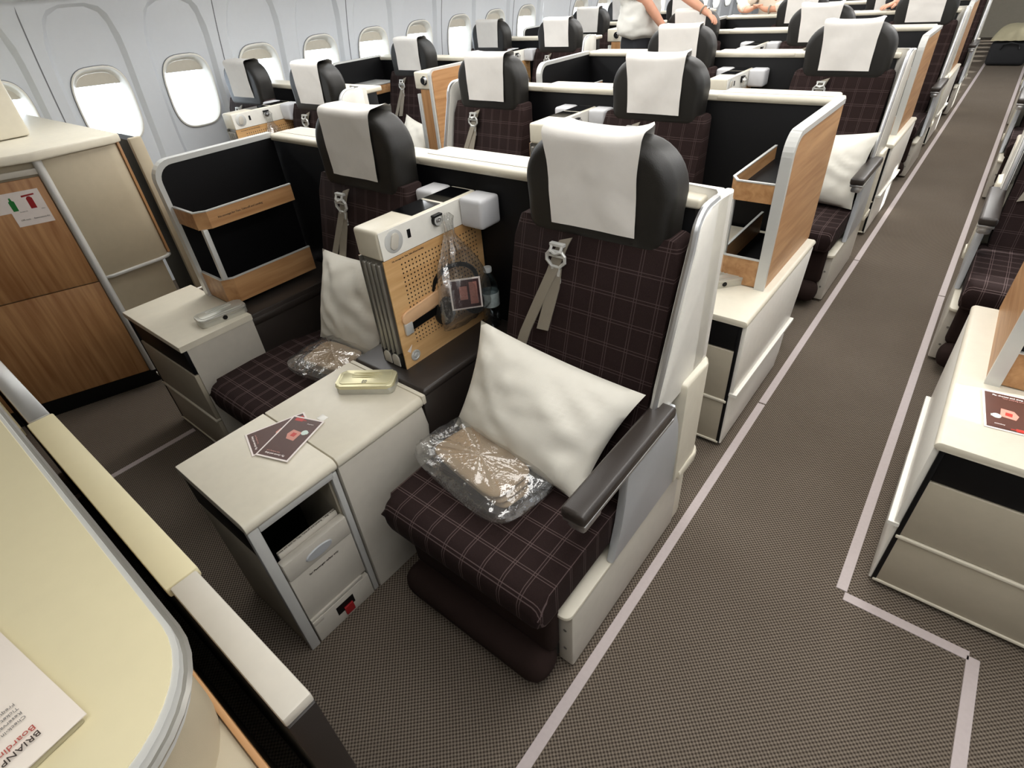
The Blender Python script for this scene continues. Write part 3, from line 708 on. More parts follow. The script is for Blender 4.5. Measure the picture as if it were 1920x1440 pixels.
def P_screen(m, front, XO=-.255, texts=False):
    """privacy screen with two wooden trays, local x 0 = aisle edge of its console; stands on z .648"""
    p = Proto(); y0, z0, z1 = front, .648, 1.245
    outl = [(y0, z0)] + arc(y0 + .075, z1 - .075, .075, 180, 90, 7) + [(0, z1), (0, z0)]
    outl = [(y0, z0)] + arc(y0 + .075, z1 - .075, .075, 180, 90, 7) + [(-.002, z1), (-.002, z0)]
    b = MB(); b.prism(outl, 'x', -.076, -.050, 0); p.add('screen_core', b.mesh('screen_core', 'blackpanel', m))
    o2 = [(y0 + .006, z0)] + arc(y0 + .078, z1 - .084, .072, 180, 90, 7) + [(-.004, z1 - .012), (-.004, z0)]
    b = MB(); b.prism(o2, 'x', -.050, -.044, 0); p.add('wood_face', b.mesh('wood_face', 'wood_y', m), None, 'oak outer face')
    b = MB(); P = outl[:-1]
    # flat rim following the outline
    for (a, c) in zip(P, P[1:]):
        pass
    inner = [(y0 + .016, z0)] + arc(y0 + .08, z1 - .08, .064, 180, 90, 7) + [(-.002, z1 - .016)]
    outer = [(y0, z0)] + arc(y0 + .075, z1 - .075, .08, 180, 90, 7) + [(-.002, z1 + .005)]
    for (o_a, o_b, i_a, i_b) in zip(outer, outer[1:], inner, inner[1:]):
        b.prism([o_a, o_b, i_b, i_a], 'x', -.080, -.041)
    p.add('screen_rim', b.mesh('screen_rim', 'rim', m))
    for zt, zb in ((1.065, .995), (.765, .652)):
        b = MB(); xo = XO
        xi = -.078; yf = y0 + .012; ch = .05
        path = [(xi, yf + .02), (xo + ch, yf), (xo + .012, yf + .004), (xo, yf + ch), (xo, -.11)]
        path = [(xi, yf), (xo + .03, yf), (xo, yf + .045), (xo, -.10)]
        for a, c in zip(path, path[1:]):
            d = Vector((c[0] - a[0], c[1] - a[1], 0)).normalized(); nrm = Vector((-d.y, d.x, 0)) * .008
            b.prism([a, c, (c[0] - nrm.x, c[1] - nrm.y), (a[0] - nrm.x, a[1] - nrm.y)], 'z', zb, zt)
        t = p.add('tray_front', b.mesh('tray_front', 'wood_y', m), None, 'oak tray edge')
        b = MB()
        for a, c in zip(path, path[1:]):
            d = Vector((c[0] - a[0], c[1] - a[1], 0)).normalized(); nrm = Vector((-d.y, d.x, 0)) * .009
            b.prism([(a[0] + nrm.x * .2, a[1] + nrm.y * .2), (c[0] + nrm.x * .2, c[1] + nrm.y * .2), (c[0] - nrm.x, c[1] - nrm.y), (a[0] - nrm.x, a[1] - nrm.y)], 'z', zt, zt + .005)
        p.add('tray_edge', b.mesh('tray_edge', 'rim', m), t)
        b = MB(); b.prism([(xi, yf + .006), (xo + .034, yf + .006), (xo + .006, yf + .048), (xo + .006, -.102), (xi, -.102)], 'z', zb + .01, zb + .016); p.add('tray_floor', b.mesh('tray_floor', 'blackpanel', m), t)
        if texts and zt > 1:
            T = frame((.2855 if m < 0 else -.2855, -.36, 1.031), (0, 1, 0), (0, 0, 1))
            p.add('lettering', text_mesh('No stowage for Taxi, Take-off and Landing', .012, T, 'textdark'), t)
    b = MB(); b.box(XO + .006, XO + .030, y0 + .018, y0 + .04, .768, .996, .004); p.add('tray_post', b.mesh('tray_post', 'rim', m))
    return p
SCREEN = {(1, 'n'): P_screen(1, -.655), (-1, 'n'): P_screen(-1, -.655), (-1, 'front'): P_screen(-1, -.56, -.285, texts=True)}

# ================================================================== LOOSE THINGS
def pillow_mesh(tl, tr, br, bl, th, n=26, seed=1, wr=.010):
    """cushion stretched between four corner points (given in world space relative to the mesh origin)"""
    tl, tr, br, bl = map(Vector, (tl, tr, br, bl)); b = MB()
    nrm = (tr - bl).cross(tl - br).normalized()
    if nrm.y > 0: nrm = -nrm
    def S(sgn):
        def fn(u, v):
            U, V = u * 2 - 1, v * 2 - 1
            pu = U * (1 - .075 * (1 - abs(V) ** 2)) if True else U
            pv = V * (1 - .06 * (1 - abs(U) ** 2))
            uu, vv = (pu + 1) / 2, (pv + 1) / 2
            p = tl * (1 - uu) * vv + tr * uu * vv + br * uu * (1 - vv) + bl * (1 - uu) * (1 - vv)
            t = max(0, (1 - abs(U) ** 2.4)) ** .62 * max(0, (1 - abs(V) ** 2.4)) ** .62
            q = p * 9 + Vector((seed * 7.1, sgn, 0))
            w = noise.noise(q) * .5 + noise.noise(Vector((q.x * 2.3, q.y * 2.3 + q.z, q.z * 1.2))) * .5
            fold = math.sin((U * 2.2 + V * 3.1 + noise.noise(p * 5) * 2.2) * 3.4) * .25
            e = min(1, 4 * (1 - max(abs(U), abs(V))))
            return p + nrm * sgn * (th * t) + nrm * (w + fold) * wr * 1.6 * e
        return fn
    A = b.grid(S(1), n, n); B = b.grid(S(-1), n, n)
    me = None
    bmesh.ops.remove_doubles(b.bm, verts=b.bm.verts, dist=.002)
    return b.mesh('pillow', 'pillowcloth', ang=80)
def pillow(label, tl, tr, br, bl, th, seed, group=None):
    c = (Vector(br) + Vector(bl)) / 2
    me = pillow_mesh(*[Vector(v) - c for v in (tl, tr, br, bl)], th, seed=seed)
    return single('pillow', label, 'pillow', me, c, 0, group)

def blanket_proto(L, Wd, H, seed):
    """folded blanket in a clear bag: three soft layers, and the film around them"""
    p = Proto(); b = MB()
    for i in range(3):
        z0, z1 = H * i / 3, H * (i + 1) / 3 - .003
        def fn(u, v, z0=z0, z1=z1, i=i):
            a = 2 * math.pi * u; ph = (v - .5) * math.pi
            c, s_ = math.cos(a), math.sin(a)
            x = math.copysign(abs(c) ** .35, c) * (L / 2 - .006 * i) * max(.02, math.cos(ph)) ** .22
            y = math.copysign(abs(s_) ** .35, s_) * (Wd / 2 - .01 * (2 - i)) * max(.02, math.cos(ph)) ** .22
            z = (z0 + z1) / 2 + (z1 - z0) / 2 * math.sin(ph)
            nz = noise.noise(Vector((x * 11, y * 11, seed + i)))
            return Vector((x, y, max(0.001, z + nz * .007 * (1 if i else .2))))
        b.grid(fn, 48, 11, True)
    bmesh.ops.holes_fill(b.bm, edges=b.bm.edges[:], sides=0)
    p.add('blanket', b.mesh('blanket', 'blanket', ang=80))
    b = MB()
    def fn(u, v):
        a = 2 * math.pi * u; ph = (v - .5) * math.pi; c, s_ = math.cos(a), math.sin(a)
        k = max(.0, math.cos(ph))
        ex = .055 if abs(v - .5) < .32 else .055
        x = math.copysign(abs(c) ** .5, c) * (L / 2 + ex * k ** 2 + .012); y = math.copysign(abs(s_) ** .5, s_) * (Wd / 2 + .045 * k ** 2 + .010)
        x *= k ** .25; y *= k ** .25
        z = H / 2 + (H / 2 + .012) * math.sin(ph)
        nz = noise.noise(Vector((x * 26, y * 26, z * 26 + seed))); n2 = noise.noise(Vector((x * 60, y * 60, z * 60 + seed)))
        r = 1 + .02 * nz + .012 * n2
        return Vector((x * r, y * r, max(.0005, z + nz * .010 + n2 * .005)))
    b.grid(fn, 72, 17, True)
    p.add('plastic_bag', b.mesh('plastic_bag', 'film', ang=25), None, 'clear crinkled plastic bag')
    return p

def tin_proto(gold):
    p = Proto(); L, Wd, H = .20, .092, .036
    def rr(x, y, r): return arc(x - r, y - r, r, 0, 90, 5) + arc(-x + r, y - r, r, 90, 180, 5) + arc(-x + r, -y + r, r, 180, 270, 5) + arc(x - r, -y + r, r, 270, 360, 5)
    b = MB(); b.prism(rr(L / 2, Wd / 2, .018), 'z', 0, .024, .004, 2); p.add('tin_base', b.mesh('tin_base', 'tin'))
    b = MB(); b.prism(rr(L / 2 + .0015, Wd / 2 + .0015, .0195), 'z', .0225, H, .006, 3)
    b.prism(rr(L / 2 - .012, Wd / 2 - .012, .012), 'z', H - .001, H + .0025, .002, 2)
    l = p.add('tin_lid', b.mesh('tin_lid', 'tin_gold' if gold else 'tin'))
    b = MB()
    for i in range(3): b.tube([(-.055 + .004 * abs(i - 1), .004 + .012 * i, H + .002), (0, .004 + .012 * i - .002, H + .0035), (.055 - .004 * abs(i - 1), .004 + .012 * i, H + .002)], [.0018, .0042, .0018], 8, flat=.7)
    p.add('lid_ridge', b.mesh('lid_ridge', 'tin_gold' if gold else 'tin'), l)
    if gold:
        b = MB(); b.tube([(.012 * x, -.024 + .012 * y, H + .0028) for x, y in ((-.6, -.6), (.6, -.6), (.6, .6), (-.6, .6))], .0009, 5, closed=True)
        b.tube([(.006 * math.cos(t), -.024 + .005 * math.sin(2 * t), H + .003) for t in [i * .3 for i in range(21)]], .0008, 5)
        p.add('lid_mark', b.mesh('lid_mark', 'slat'), l)
    else:
        b = MB(); b.cyl((0, -Wd / 2 - .0008, .017), (0, -1, 0), .010, .0015, 24); p.add('badge', b.mesh('badge', 'black'), 0, 'round black badge')
    return p
TIN = {g: tin_proto(g) for g in (0, 1)}

def card_proto():
    """folded leaflet .098 x .20, printed side up; local +y is the picture's top"""
    p = Proto(); w, h = .120, .19
    b = MB(); b.box(-w / 2, w / 2, -h / 2, h / 2, 0, .0022, .0006, 1); p.add('card', b.mesh('card', 'cardwhite'))
    b = MB(); b.box(-w / 2 + .006, w / 2 - .006, -h / 2 + .006, h / 2 - .006, .0022, .0026); f = p.add('print', b.mesh('print', 'cardbrown'), 0)
    b = MB(); b.prism([(-.022, -.028), (.014, -.034), (.022, -.012), (.012, .008), (-.018, .012)], 'z', .0026, .003); p.add('picture', b.mesh('picture', 'cardpink'), 0)
    b = MB(); b.prism([(-.010, -.02), (.006, -.022), (.008, -.006), (-.008, -.004)], 'z', .003, .0033); p.add('picture', b.mesh('picture', 'cardred'), 0)
    b = MB(); b.cyl((-.03, -.03, .0026), 'z', .011, .0005, 20); b.box(-.043, -.037, -.035, -.025, .0026, .003); p.add('picture', b.mesh('picture', 'cardmint'), 0)
    b = MB(); b.box(.012, .042, -h / 2 + .008, -h / 2 + .021, .0026, .003); b.box(.0, .012, -h / 2 + .013, -h / 2 + .016, .0026, .003); p.add('mark', b.mesh('mark', 'cardred'), 0)
    p.add('lettering', text_mesh('Fly, choose and shop', .0085, Matrix.Translation((0, .077, .0028)), 'textwhite', .0003, bold=.00018), 0)
    p.add('lettering', text_mesh('Your ordering card', .0062, Matrix.Translation((.012, .067, .0028)), 'textpink', .0003), 0)
    p.add('lettering', text_mesh('swissshop', .0060, Matrix.Translation((-.024, -.068, .0028)), 'textwhite', .0003), 0)
    return p
CARD = card_proto()

def headphones_proto():
    """pair of headphones lying against a divider face; local x away from the face"""
    p = Proto(); b = MB()
    band = [(.016 + .006 * math.sin(math.radians(a)), .092 * math.cos(math.radians(a)), .085 * math.sin(math.radians(a)) + .005) for a in range(-25, 206, 11)]
    b.tube(band, .0085, 8); p.add('headband', b.mesh('headband', 'black'))
    for s in (1, -1):
        b = MB(); b.lathe([(0, -.014), (.030, -.014), (.036, -.006), (.036, .006), (.030, .015), (.016, .016), (.012, .010), (0, .010)], (0, 0, 0), 24)
        b.apply(Matrix.Translation((.026, s * .060, -.068)) @ Matrix.Rotation(s * .25, 4, 'X') @ Matrix.Rotation(math.radians(78), 4, 'Y') @ Matrix.Diagonal((1.45, 1.15, 1, 1)))
        p.add('ear_cup', b.mesh('ear_cup', 'leather'))
    return p
HEADPH = headphones_proto()
def bag_proto(seed):
    b = MB(); lv = [(.27, .016, .006), (.255, .03, .010), (.235, .022, .010), (.20, .02, .012), (.16, .045, .018), (.11, .085, .026), (.05, .112, .044), (-.02, .124, .050), (-.08, .122, .050), (-.125, .105, .030), (-.145, .085, .006)]
    def fn(u, v):
        f = v * (len(lv) - 1); i = min(int(f), len(lv) - 2); t = f - i
        z, hw, th = [lv[i][q] * (1 - t) + lv[i + 1][q] * t for q in range(3)]
        a = 2 * math.pi * u; y = math.copysign(abs(math.cos(a)) ** .8, math.cos(a)) * hw; x = .008 + th + math.sin(a) * th
        pl = math.sin(a * 11 + seed) * .004 * max(0, min(1, (z - .02) * 9))
        nz = noise.noise(Vector((y * 30, z * 26, seed + math.copysign(1, math.sin(a))))); n2 = noise.noise(Vector((y * 70, z * 60, seed)))
        return Vector((max(.0015, x + pl + nz * .008 + n2 * .004), y * (1 + .05 * nz), z))
    b.grid(fn, 64, 42, True)
    return b.mesh('plastic_bag', 'film', ang=25)
BAGS = [bag_proto(s) for s in (1, 4)]
def leaflet_proto():
    p = Proto(); b = MB(); b.box(-.001, .001, -.056, .056, -.060, .060); p.add('leaflet', b.mesh('leaflet', 'cardwhite'))
    for nm, y0, y1, z0, z1, m_ in (('print', -.050, .050, -.054, .054, 'photo_dark'), ('picture', -.022, .006, -.022, .030, 'photo_rose'), ('picture', .014, .042, -.042, .044, 'photo_rose')):
        b = MB(); b.box(.001, .0014 if nm == 'print' else .0018, y0, y1, z0, z1); p.add(nm, b.mesh(nm, m_), 0)
    return p
LEAF = leaflet_proto()
def bottle_proto():
    p = Proto(); b = MB()
    b.lathe([(0, .002), (.026, 0), (.033, .006), (.034, .02), (.0335, .05), (.031, .056), (.034, .062), (.034, .078), (.032, .083), (.034, .09), (.034, .15), (.0325, .155), (.034, .16), (.034, .172), (.030, .19), (.019, .212), (.0135, .222), (.0135, .228)], (0, 0, 0), 28)
    p.add('bottle_body', b.mesh('bottle_body', 'bottle_plastic'))
    b = MB(); b.lathe([(0, .228), (.0155, .228), (.016, .231), (.016, .243), (.0145, .246), (0, .246)], (0, 0, 0), 24); p.add('bottle_cap', b.mesh('bottle_cap', 'bottlecap'))
    b = MB(); b.lathe([(.0343, .092), (.0346, .093), (.0346, .147), (.0343, .148), (.0338, .12)], (0, 0, 0), 28); p.add('label_band', b.mesh('label_band', 'label'))
    return p

# ================================================================== MIDDLE BLOCK
ROW = ['front', 'second', 'third', 'fourth', 'fifth', 'sixth', 'seventh']
def row_items(k):
    y = YP + PITCH * k; t = 1 if k % 2 == 0 else -1; rn = ROW[k]
    thing('partition', 'black partition with cream cap behind the %s row of middle seats' % rn, 'partition', (CX, y, 0), PART[t])
    xc = CX + t * .195
    thing('center_console', 'cream topped console between the two seats of the %s middle row' % rn, 'console', (xc, y, 0), CONSOLE[t])
    thing('seat_divider', 'oak and cream divider with reading lamps, between the seats of the %s middle row' % rn, 'divider', (xc + (-.02 if t > 0 else .02), y, 0), DIVIDER)
    # aisle seat (with shell) and inner seat
    if t > 0: xa, xi, an, inn = -.79, -1.83, 'right aisle', 'left one'
    else: xa, xi, an, inn = -2.36, -1.305, 'left aisle', 'right one'
    thing('airliner_seat', 'dark plaid seat with white side shell by the %s, %s middle row' % (an, rn), 'seat', (xa, y, 0), SEAT[t])
    thing('airliner_seat', 'dark plaid inner seat without armrest shell, %s of the %s middle row' % (inn, rn), 'seat', (xi, y, 0), INNER[t])
    if k < 6:
        single('headrest_cover', 'white cloth draped over the headrest by the %s, %s middle row' % (an, rn), 'headrest cover', COVERS[k % 4], (xa, y, 0))
        single('headrest_cover', 'white cloth draped over the %s headrest of the %s middle row' % (inn.replace(' one', ' inner'), rn), 'headrest cover', COVERS[(k + 1) % 4], (xi, y, 0))
    if k == 0:
        thing('side_console', 'low cream console at the left end of the front middle row, silver tin on it', 'console', (-2.845, y + .055, 0), SIDECON[(-1, 'front')])
        thing('privacy_screen', 'black screen with two oak trays at the left end of the front middle row', 'screen', (-2.70, y, 0), SCREEN[(-1, 'front')])
    elif t > 0:
        thing('side_console', 'cream console at the left end of the %s middle row' % rn, 'console', (-2.69, y, 0), SIDECON[(-1, 53)])
        thing('privacy_screen', 'black and oak screen at the left end of the %s middle row' % rn, 'screen', (-2.69, y, 0), SCREEN[(-1, 'n')])
    else:
        thing('side_console', 'cream console beside the right aisle in the %s middle row' % rn, 'console', (-.47, y, 0), SIDECON[(1, 53)])
        thing('privacy_screen', 'oak faced screen beside the right aisle in the %s middle row' % rn, 'screen', (-.465, y, 0), SCREEN[(1, 'n')])
for k in range(7): row_items(k)

def tuck_headphones(x, y, z, where, k):
    thing('headphones', 'black headphones inside a clear bag on %s' % where, 'headphones', (x + .006, y, z), HEADPH, math.radians(-18))
    thing('leaflet', 'small printed leaflet in the clear headphone bag on %s' % where, 'leaflet', (x + .078, y - .012, z - .006), LEAF, math.radians(-42))
    single('plastic_bag', 'clear crinkled headphone bag hanging from %s' % where, 'bag', BAGS[k % 2], (x + .004, y, z))
tuck_headphones(CX + .175 + .06, YP - .19, .865, 'the front middle divider', 0)
tuck_headphones(CX - .175 + .06, YP + PITCH - .22, .865, 'the second middle divider', 1)
tuck_headphones(CX + .175 + .06, YP + 2 * PITCH - .22, .865, 'the third middle divider', 0)
# seat number on the coat hook of the front divider
b = MB(); b.cyl((0, 0, 0), 'x', .017, .002, 20)
_s = bpy.data.objects.new('seat_number_tag', b.mesh('seat_number_tag', 'rim')); COL.objects.link(_s); _s.parent = bpy.data.objects['seat_divider']; _s.location = (.0745, -.222, 1.122); _s['label'] = 'round grey tag reading 6D'
_t = bpy.data.objects.new('lettering', text_mesh('6D', .018, frame((.0022, 0, 0), (0, 1, 0), (0, 0, 1)), 'textdark', .0003, bold=.0004)); COL.objects.link(_t); _t.parent = bpy.data.objects['seat_divider']; _t.location = (.0745, -.222, 1.122)

thing('water_bottle', 'small clear water bottle standing beside the front divider', 'bottle', (-1.283, 1.372, .655), bottle_proto())
thing('amenity_tin', 'closed gold lidded tin on the center console of the front row', 'tin', (-1.395, .828, .648), TIN[1], math.radians(34.7))
thing('amenity_tin', 'silver tin with round black badge on the left end console', 'tin', (-2.358, .80, .648), TIN[0], math.radians(83))
thing('amenity_tin', 'silver tin on the right aisle console of the second row', 'tin', (-.685, 2.152, .648), TIN[0], math.radians(48.7))
thing('shopping_card', 'brown shopping leaflet lying partly under another on the front console', 'leaflet', (-1.441, .503, .6475), CARD, math.radians(160.5))
thing('shopping_card', 'brown shopping leaflet on top, crossing another on the front console', 'leaflet', (-1.3875, .511, .6505), CARD, math.radians(199))

pillow('large cream pillow leaning on the front seat by the right aisle', (-1.085, 1.105, .868), (-.515, 1.15, .775), (-.585, .905, .50), (-1.125, .955, .51), .085, 1)
pillow('cream pillow standing on the inner left seat of the front row', (-2.075, 1.20, .875), (-1.62, 1.20, .90), (-1.66, 1.06, .515), (-2.07, 1.06, .505), .06, 2)
pillow('cream pillow on the third row middle seat by the right aisle', (-1.02, 3.90, .84), (-.47, 3.84, .905), (-.485, 3.72, .50), (-1.03, 3.78, .49), .085, 3)
thing('blanket_pack', 'beige blanket in a clear bag before the large pillow', 'blanket', (-.905, .845, .490), blanket_proto(.34, .17, .075, 1), math.radians(-9))
thing('blanket_pack', 'beige blanket in a clear bag on the inner left front seat', 'blanket', (-1.815, .955, .490), blanket_proto(.24, .16, .075, 5), math.radians(8))
b = MB(); b.box(0, .10, 0, .07, 0, .002); b.prism([(0, 0), (.1, 0), (.1, .003), (0, .003)], 'y', 0, .07)
single('note_card', 'yellow card standing on the fourth middle partition', 'card', b.mesh('note_card', 'yellow'), (-1.075, 5.56, 1.2465), .2)

# ================================================================== LEFT WINDOW BLOCK
def P_outpart(x0, x1):
    p = Proto(); b = MB(); b.box(x0, x1, 0, .085, .02, 1.216, .004); p.add('partition_panel', b.mesh('partition_panel', 'blackpanel'))
    b = MB(); b.box(x0 - .01, x1 + .005, -.014, .13, 1.215, 1.245, .008, 3); p.add('partition_cap', b.mesh('partition_cap', 'cream'))
    return p
LPART = P_outpart(-4.74, -3.20); RPART = P_outpart(.30, 1.60)
def P_windowconsole():
    """console and small wooden shelves between a single seat and the sidewall"""
    p = Proto()
    b = MB(); b.box(-.30, .115, -.9, 0, .02, .64, .01); p.add('console_body', b.mesh('console_body', 'cream'))
    b = MB(); y0 = -.56
    outl = [(y0, .64)] + arc(y0 + .05, 1.195, .05, 180, 90, 6) + [(0, 1.245), (0, .64)]
    b.prism(outl, 'x', -.30, -.275); p.add('screen_core', b.mesh('screen_core', 'blackpanel'))
    b = MB(); b.tube([(-.288, y, z) for y, z in outl[:-1]], .014, 8); p.add('screen_rim', b.mesh('screen_rim', 'rim'))
    for z0, z1 in ((.99, 1.06), (.66, .88)):
        b = MB(); b.box(-.27, .0, -.43, -.12, z0, z1, .004); t = p.add('tray_front', b.mesh('tray_front', 'wood_x'), None, 'pale oak shelf')
        b = MB(); b.box(-.272, .004, -.434, -.118, z1, z1 + .012, .002); p.add('tray_edge', b.mesh('tray_edge', 'rim'), t)
    b = MB(); b.box(-.265, -.01, -.42, -.12, .89, .99); p.add('niche', b.mesh('niche', 'black'))
    b = MB(); b.box(-.015, .002, -.434, -.41, .89, .99, .002); p.add('tray_post', b.mesh('tray_post', 'rim'))
    return p
WCON = P_windowconsole()
def P_aislecabinet():
    """tall aisle-side divider of a single seat: oak outside, cream end with knob"""
    p = Proto(); y0 = -.74
    b = MB(); b.box(-.20, -.03, y0, 0, 1.13, 1.245, .012, 3); h = p.add('housing', b.mesh('housing', 'cream'))
    b = MB(); b.cyl((-.09, y0 - .004, 1.19), 'y', .03, .008, 24); b.cyl((-.09, y0 - .02, 1.19), 'y', .022, .02, 24); p.add('knob', b.mesh('knob', 'chrome'), h)
    b = MB(); b.box(-.15, -.035, y0 + .006, 0, .02, 1.13); p.add('end_panel', b.mesh('end_panel', 'wood_z'))
    b = MB()
    for i in range(2): b.box(-.19 + i * .02, -.173 + i * .02, y0, y0 + .03, .35, 1.1, .005)
    p.add('folded_table', b.mesh('folded_table', 'rim'))
    outl = [(y0 - .02, .05)] + arc(y0 + .02, 1.225, .04, 180, 90, 6) + [(0, 1.265), (0, .05)]
    b = MB(); b.prism(outl, 'x', -.03, -.006); p.add('screen_core', b.mesh('screen_core', 'rim'))
    o2 = [(y0 - .005, .06)] + arc(y0 + .028, 1.218, .033, 180, 90, 6) + [(-.01, 1.25), (-.01, .06)]
    b = MB(); b.prism(o2, 'x', -.006, 0); p.add('wood_face', b.mesh('wood_face', 'wood_y'), None, 'oak aisle face')
    return p
ACAB = P_aislecabinet()
for k in range(5):
    y = YL + PITCH * k; rn = ROW[k]
    thing('partition', 'black partition with cream cap behind the %s row at the windows' % rn, 'partition', (0, y, 0), LPART)
    if k % 2 == 0:
        for x, s_, w, dy in ((-4.36, 0, 'beside the windows', -.06), (-3.50, 1, 'on the left aisle', -.06)):
            thing('airliner_seat', 'dark plaid window block seat %s, %s row of the block' % (w, rn), 'seat', (x, y + dy, 0), SEAT[s_])
            single('headrest_cover', 'white headrest cloth %s, %s row of the window block' % (w, rn), 'headrest cover', COVERS[(k + (1 if s_ else 3)) % 4], (x, y + dy, 0))
        thing('seat_divider', 'oak and cream divider with lamps between the window block pair, %s row' % rn, 'divider', (-3.95, y - .12, .005), DIVIDER)
        tuck_headphones(-3.89, y - .34, .87, 'the window block divider, %s row' % rn, k)
        b = MB(); b.box(-.115, .115, -1.05, 0, .02, .66, .02)
        single('center_console', 'low cream console between the window block pair, %s row' % rn, 'console', b.mesh('center_console', 'cream'), (-3.93, y, 0))
    else:
        thing('airliner_seat', 'dark plaid single seat between shelves and oak cabinet, %s window row' % rn, 'seat', (-3.97, y - .15, 0), SEAT[0])
        single('headrest_cover', 'white headrest cloth on the single seat of the %s window row' % rn, 'headrest cover', COVERS[(k + 2) % 4], (-3.97, y - .15, 0))
        thing('side_console', 'console with pale oak shelves under the windows, %s window row' % rn, 'console', (-4.40, y, 0), WCON)
        thing('aisle_cabinet', 'tall oak faced aisle cabinet with chrome knob, %s window row' % rn, 'cabinet', (-3.25, y, 0), ACAB)
pillow('white pillow on the single window block seat beside the oak cabinet', (-4.02, 3.48, .86), (-3.68, 3.40, .80), (-3.64, 3.25, .50), (-4.0, 3.28, .50), .06, 5)
pillow('white pillow at the sidewall under the second window', (-4.62, 2.02, .72), (-4.3, 1.98, .70), (-4.28, 1.86, .49), (-4.6, 1.88, .49), .05, 6)

# ================================================================== RIGHT BLOCK
for k in range(6):
    y = YL + PITCH * k; rn = ROW[k]
    thing('partition', 'black partition with cream cap behind the %s row right of the aisle' % rn, 'partition', (0, y, 0), RPART)
    if k % 2 == 0:
        thing('side_console', 'cream console right of the aisle, %s row there' % rn, 'console', (.165, y, 0), SIDECON[(-1, 57)])
        thing('privacy_screen', 'oak faced screen standing right of the aisle, %s row there' % rn, 'screen', (.20, y, 0), SCREEN[(-1, 'front')])
    else:
        thing('airliner_seat', 'dark plaid seat right of the aisle, %s row there' % rn, 'seat', (.455, y, 0), SEAT[-1])
        single('headrest_cover', 'white headrest cloth right of the aisle, %s row there' % rn, 'headrest cover', COVERS[(k + 2) % 4], (.455, y, 0))
thing('shopping_card', 'brown shopping leaflet on the console right of the aisle', 'leaflet', (.309, 1.780, .6485), CARD, math.radians(6))

# ================================================================== FRONT: bulkhead, galley counter, cabinet
b = MB(); b.box(-2.95, -.51, .022, .070, 0, .90, .003)
bp = Proto(); bp.add('bulkhead_panel', b.mesh('bulkhead_panel', 'galley_dark'))
for x0, x1, m_ in ((-2.95, -1.69, 'alu'), (-1.685, -.88, 'counter'), (-.878, -.515, 'warmgrey')):
    b = MB(); b.box(x0, x1, .016 if m_ == 'counter' else .022, .076 if m_ == 'counter' else .071, .895, .92, .004); bp.add('bulkhead_cap', b.mesh('bulkhead_cap', m_))
thing('low_bulkhead', 'low bulkhead with cream and grey cap in front of the seats', 'bulkhead', (0, 0, 0), bp)
def rrc(x0, x1, y0, y1, r):
    return [(x0, y0)] + arc(x1 - r, y0 + r, r, 270, 360, 8) + arc(x1 - r, y1 - r, r, 0, 90, 10) + [(x0, y1)]
gp = Proto()
b = MB(); b.box(-2.9, -.43, -.75, -.03, 0, .90, .01); gp.add('cabinet_body', b.mesh('cabinet_body', 'galley_beige'))
b = MB(); b.box(-2.9, -.425, -.031, -.022, .84, .905, .002); b.box(-.47, -.418, -.024, -.012, .60, .90, .002); gp.add('wood_trim', b.mesh('wood_trim', 'wood_x'))
b = MB(); b.prism(rrc(-2.88, -.505, -.74, -.026, .15), 'z', .90, 1.06); gp.add('counter_body', b.mesh('counter_body', 'galley_beige'))
b = MB(); b.prism(rrc(-2.9, -.478, -.76, -.008, .16), 'z', 1.06, 1.098, .004, 2); ct = gp.add('counter_edge', b.mesh('counter_edge', 'rim'), None, 'rounded metal edge')
b = MB(); b.prism(rrc(-2.9, -.491, -.76, -.0145, .15), 'z', 1.09, 1.1, .003, 2); gp.add('counter_top', b.mesh('counter_top', 'counter'))
b = MB(); b.tube([(x, y, 1.08) for x, y in rrc(-2.9, -.4765, -.76, -.0065, .16)[1:]], .008, 6, flat=.8); gp.add('edge_insert', b.mesh('edge_insert', 'slat'), ct)
thing('galley_counter', 'cream galley counter with rounded metal edge, papers on it', 'counter', (0, 0, 0), gp)
b = MB(); b.box(-2.95, -1.75, -.0015, .006, .86, .885, .002)
single('handrail', 'thin cream rail beside the galley counter', 'rail', b.mesh('handrail', 'counter'))
# boarding papers
pp = Proto()
def sheet(seed, lift):
    b = MB(); w, h = .21, .26
    def fn(u, v):
        x, y = (u - .5) * w, (v - .5) * h
        z = lift + .003 + .004 * noise.noise(Vector((x * 6, y * 6, seed))) + (.008 * max(0, u - .8) / .2 if seed == 3 else 0)
        return Vector((x, y, max(lift + .0003, z)))
    b.grid(fn, 12, 12); bmesh.ops.solidify(b.bm, geom=b.bm.faces[:], thickness=.0006)
    return b.mesh('sheet', 'paper', ang=70)
b = MB(); b.box(-.10, .108, -.133, .127, 0, .009, .003); pp.add('wallet', b.mesh('wallet', 'khaki'), None, 'brown paper wallet')
pp.add('sheet', sheet(1, .0095)); s2 = pp.add('sheet', sheet(3, .012))
T0 = Matrix.Translation((.085, -.085, .0185))
for i, (tx, sz, m_, off) in enumerate((('BRIANP', .0115, 'textdark', 0), ('Boarding', .0115, 'textred', .0115), ('Check-in www', .0068, 'textgrey', .033), ('Reservation', .0068, 'textgrey', .042), ('Ticket no', .0068, 'textgrey', .051), ('Frequent', .0068, 'textgrey', .060))):
    pp.add('lettering', text_mesh(tx, sz, Matrix.Translation((-.070, .106 - off, .0192)) , m_, .0002, 'LEFT'), s2)
PAPER_ROT = math.radians(-81)
thing('boarding_papers', 'folded white boarding papers with dark lettering on galley counter', 'papers', (-.699, -.240, 1.1002), pp, PAPER_ROT)

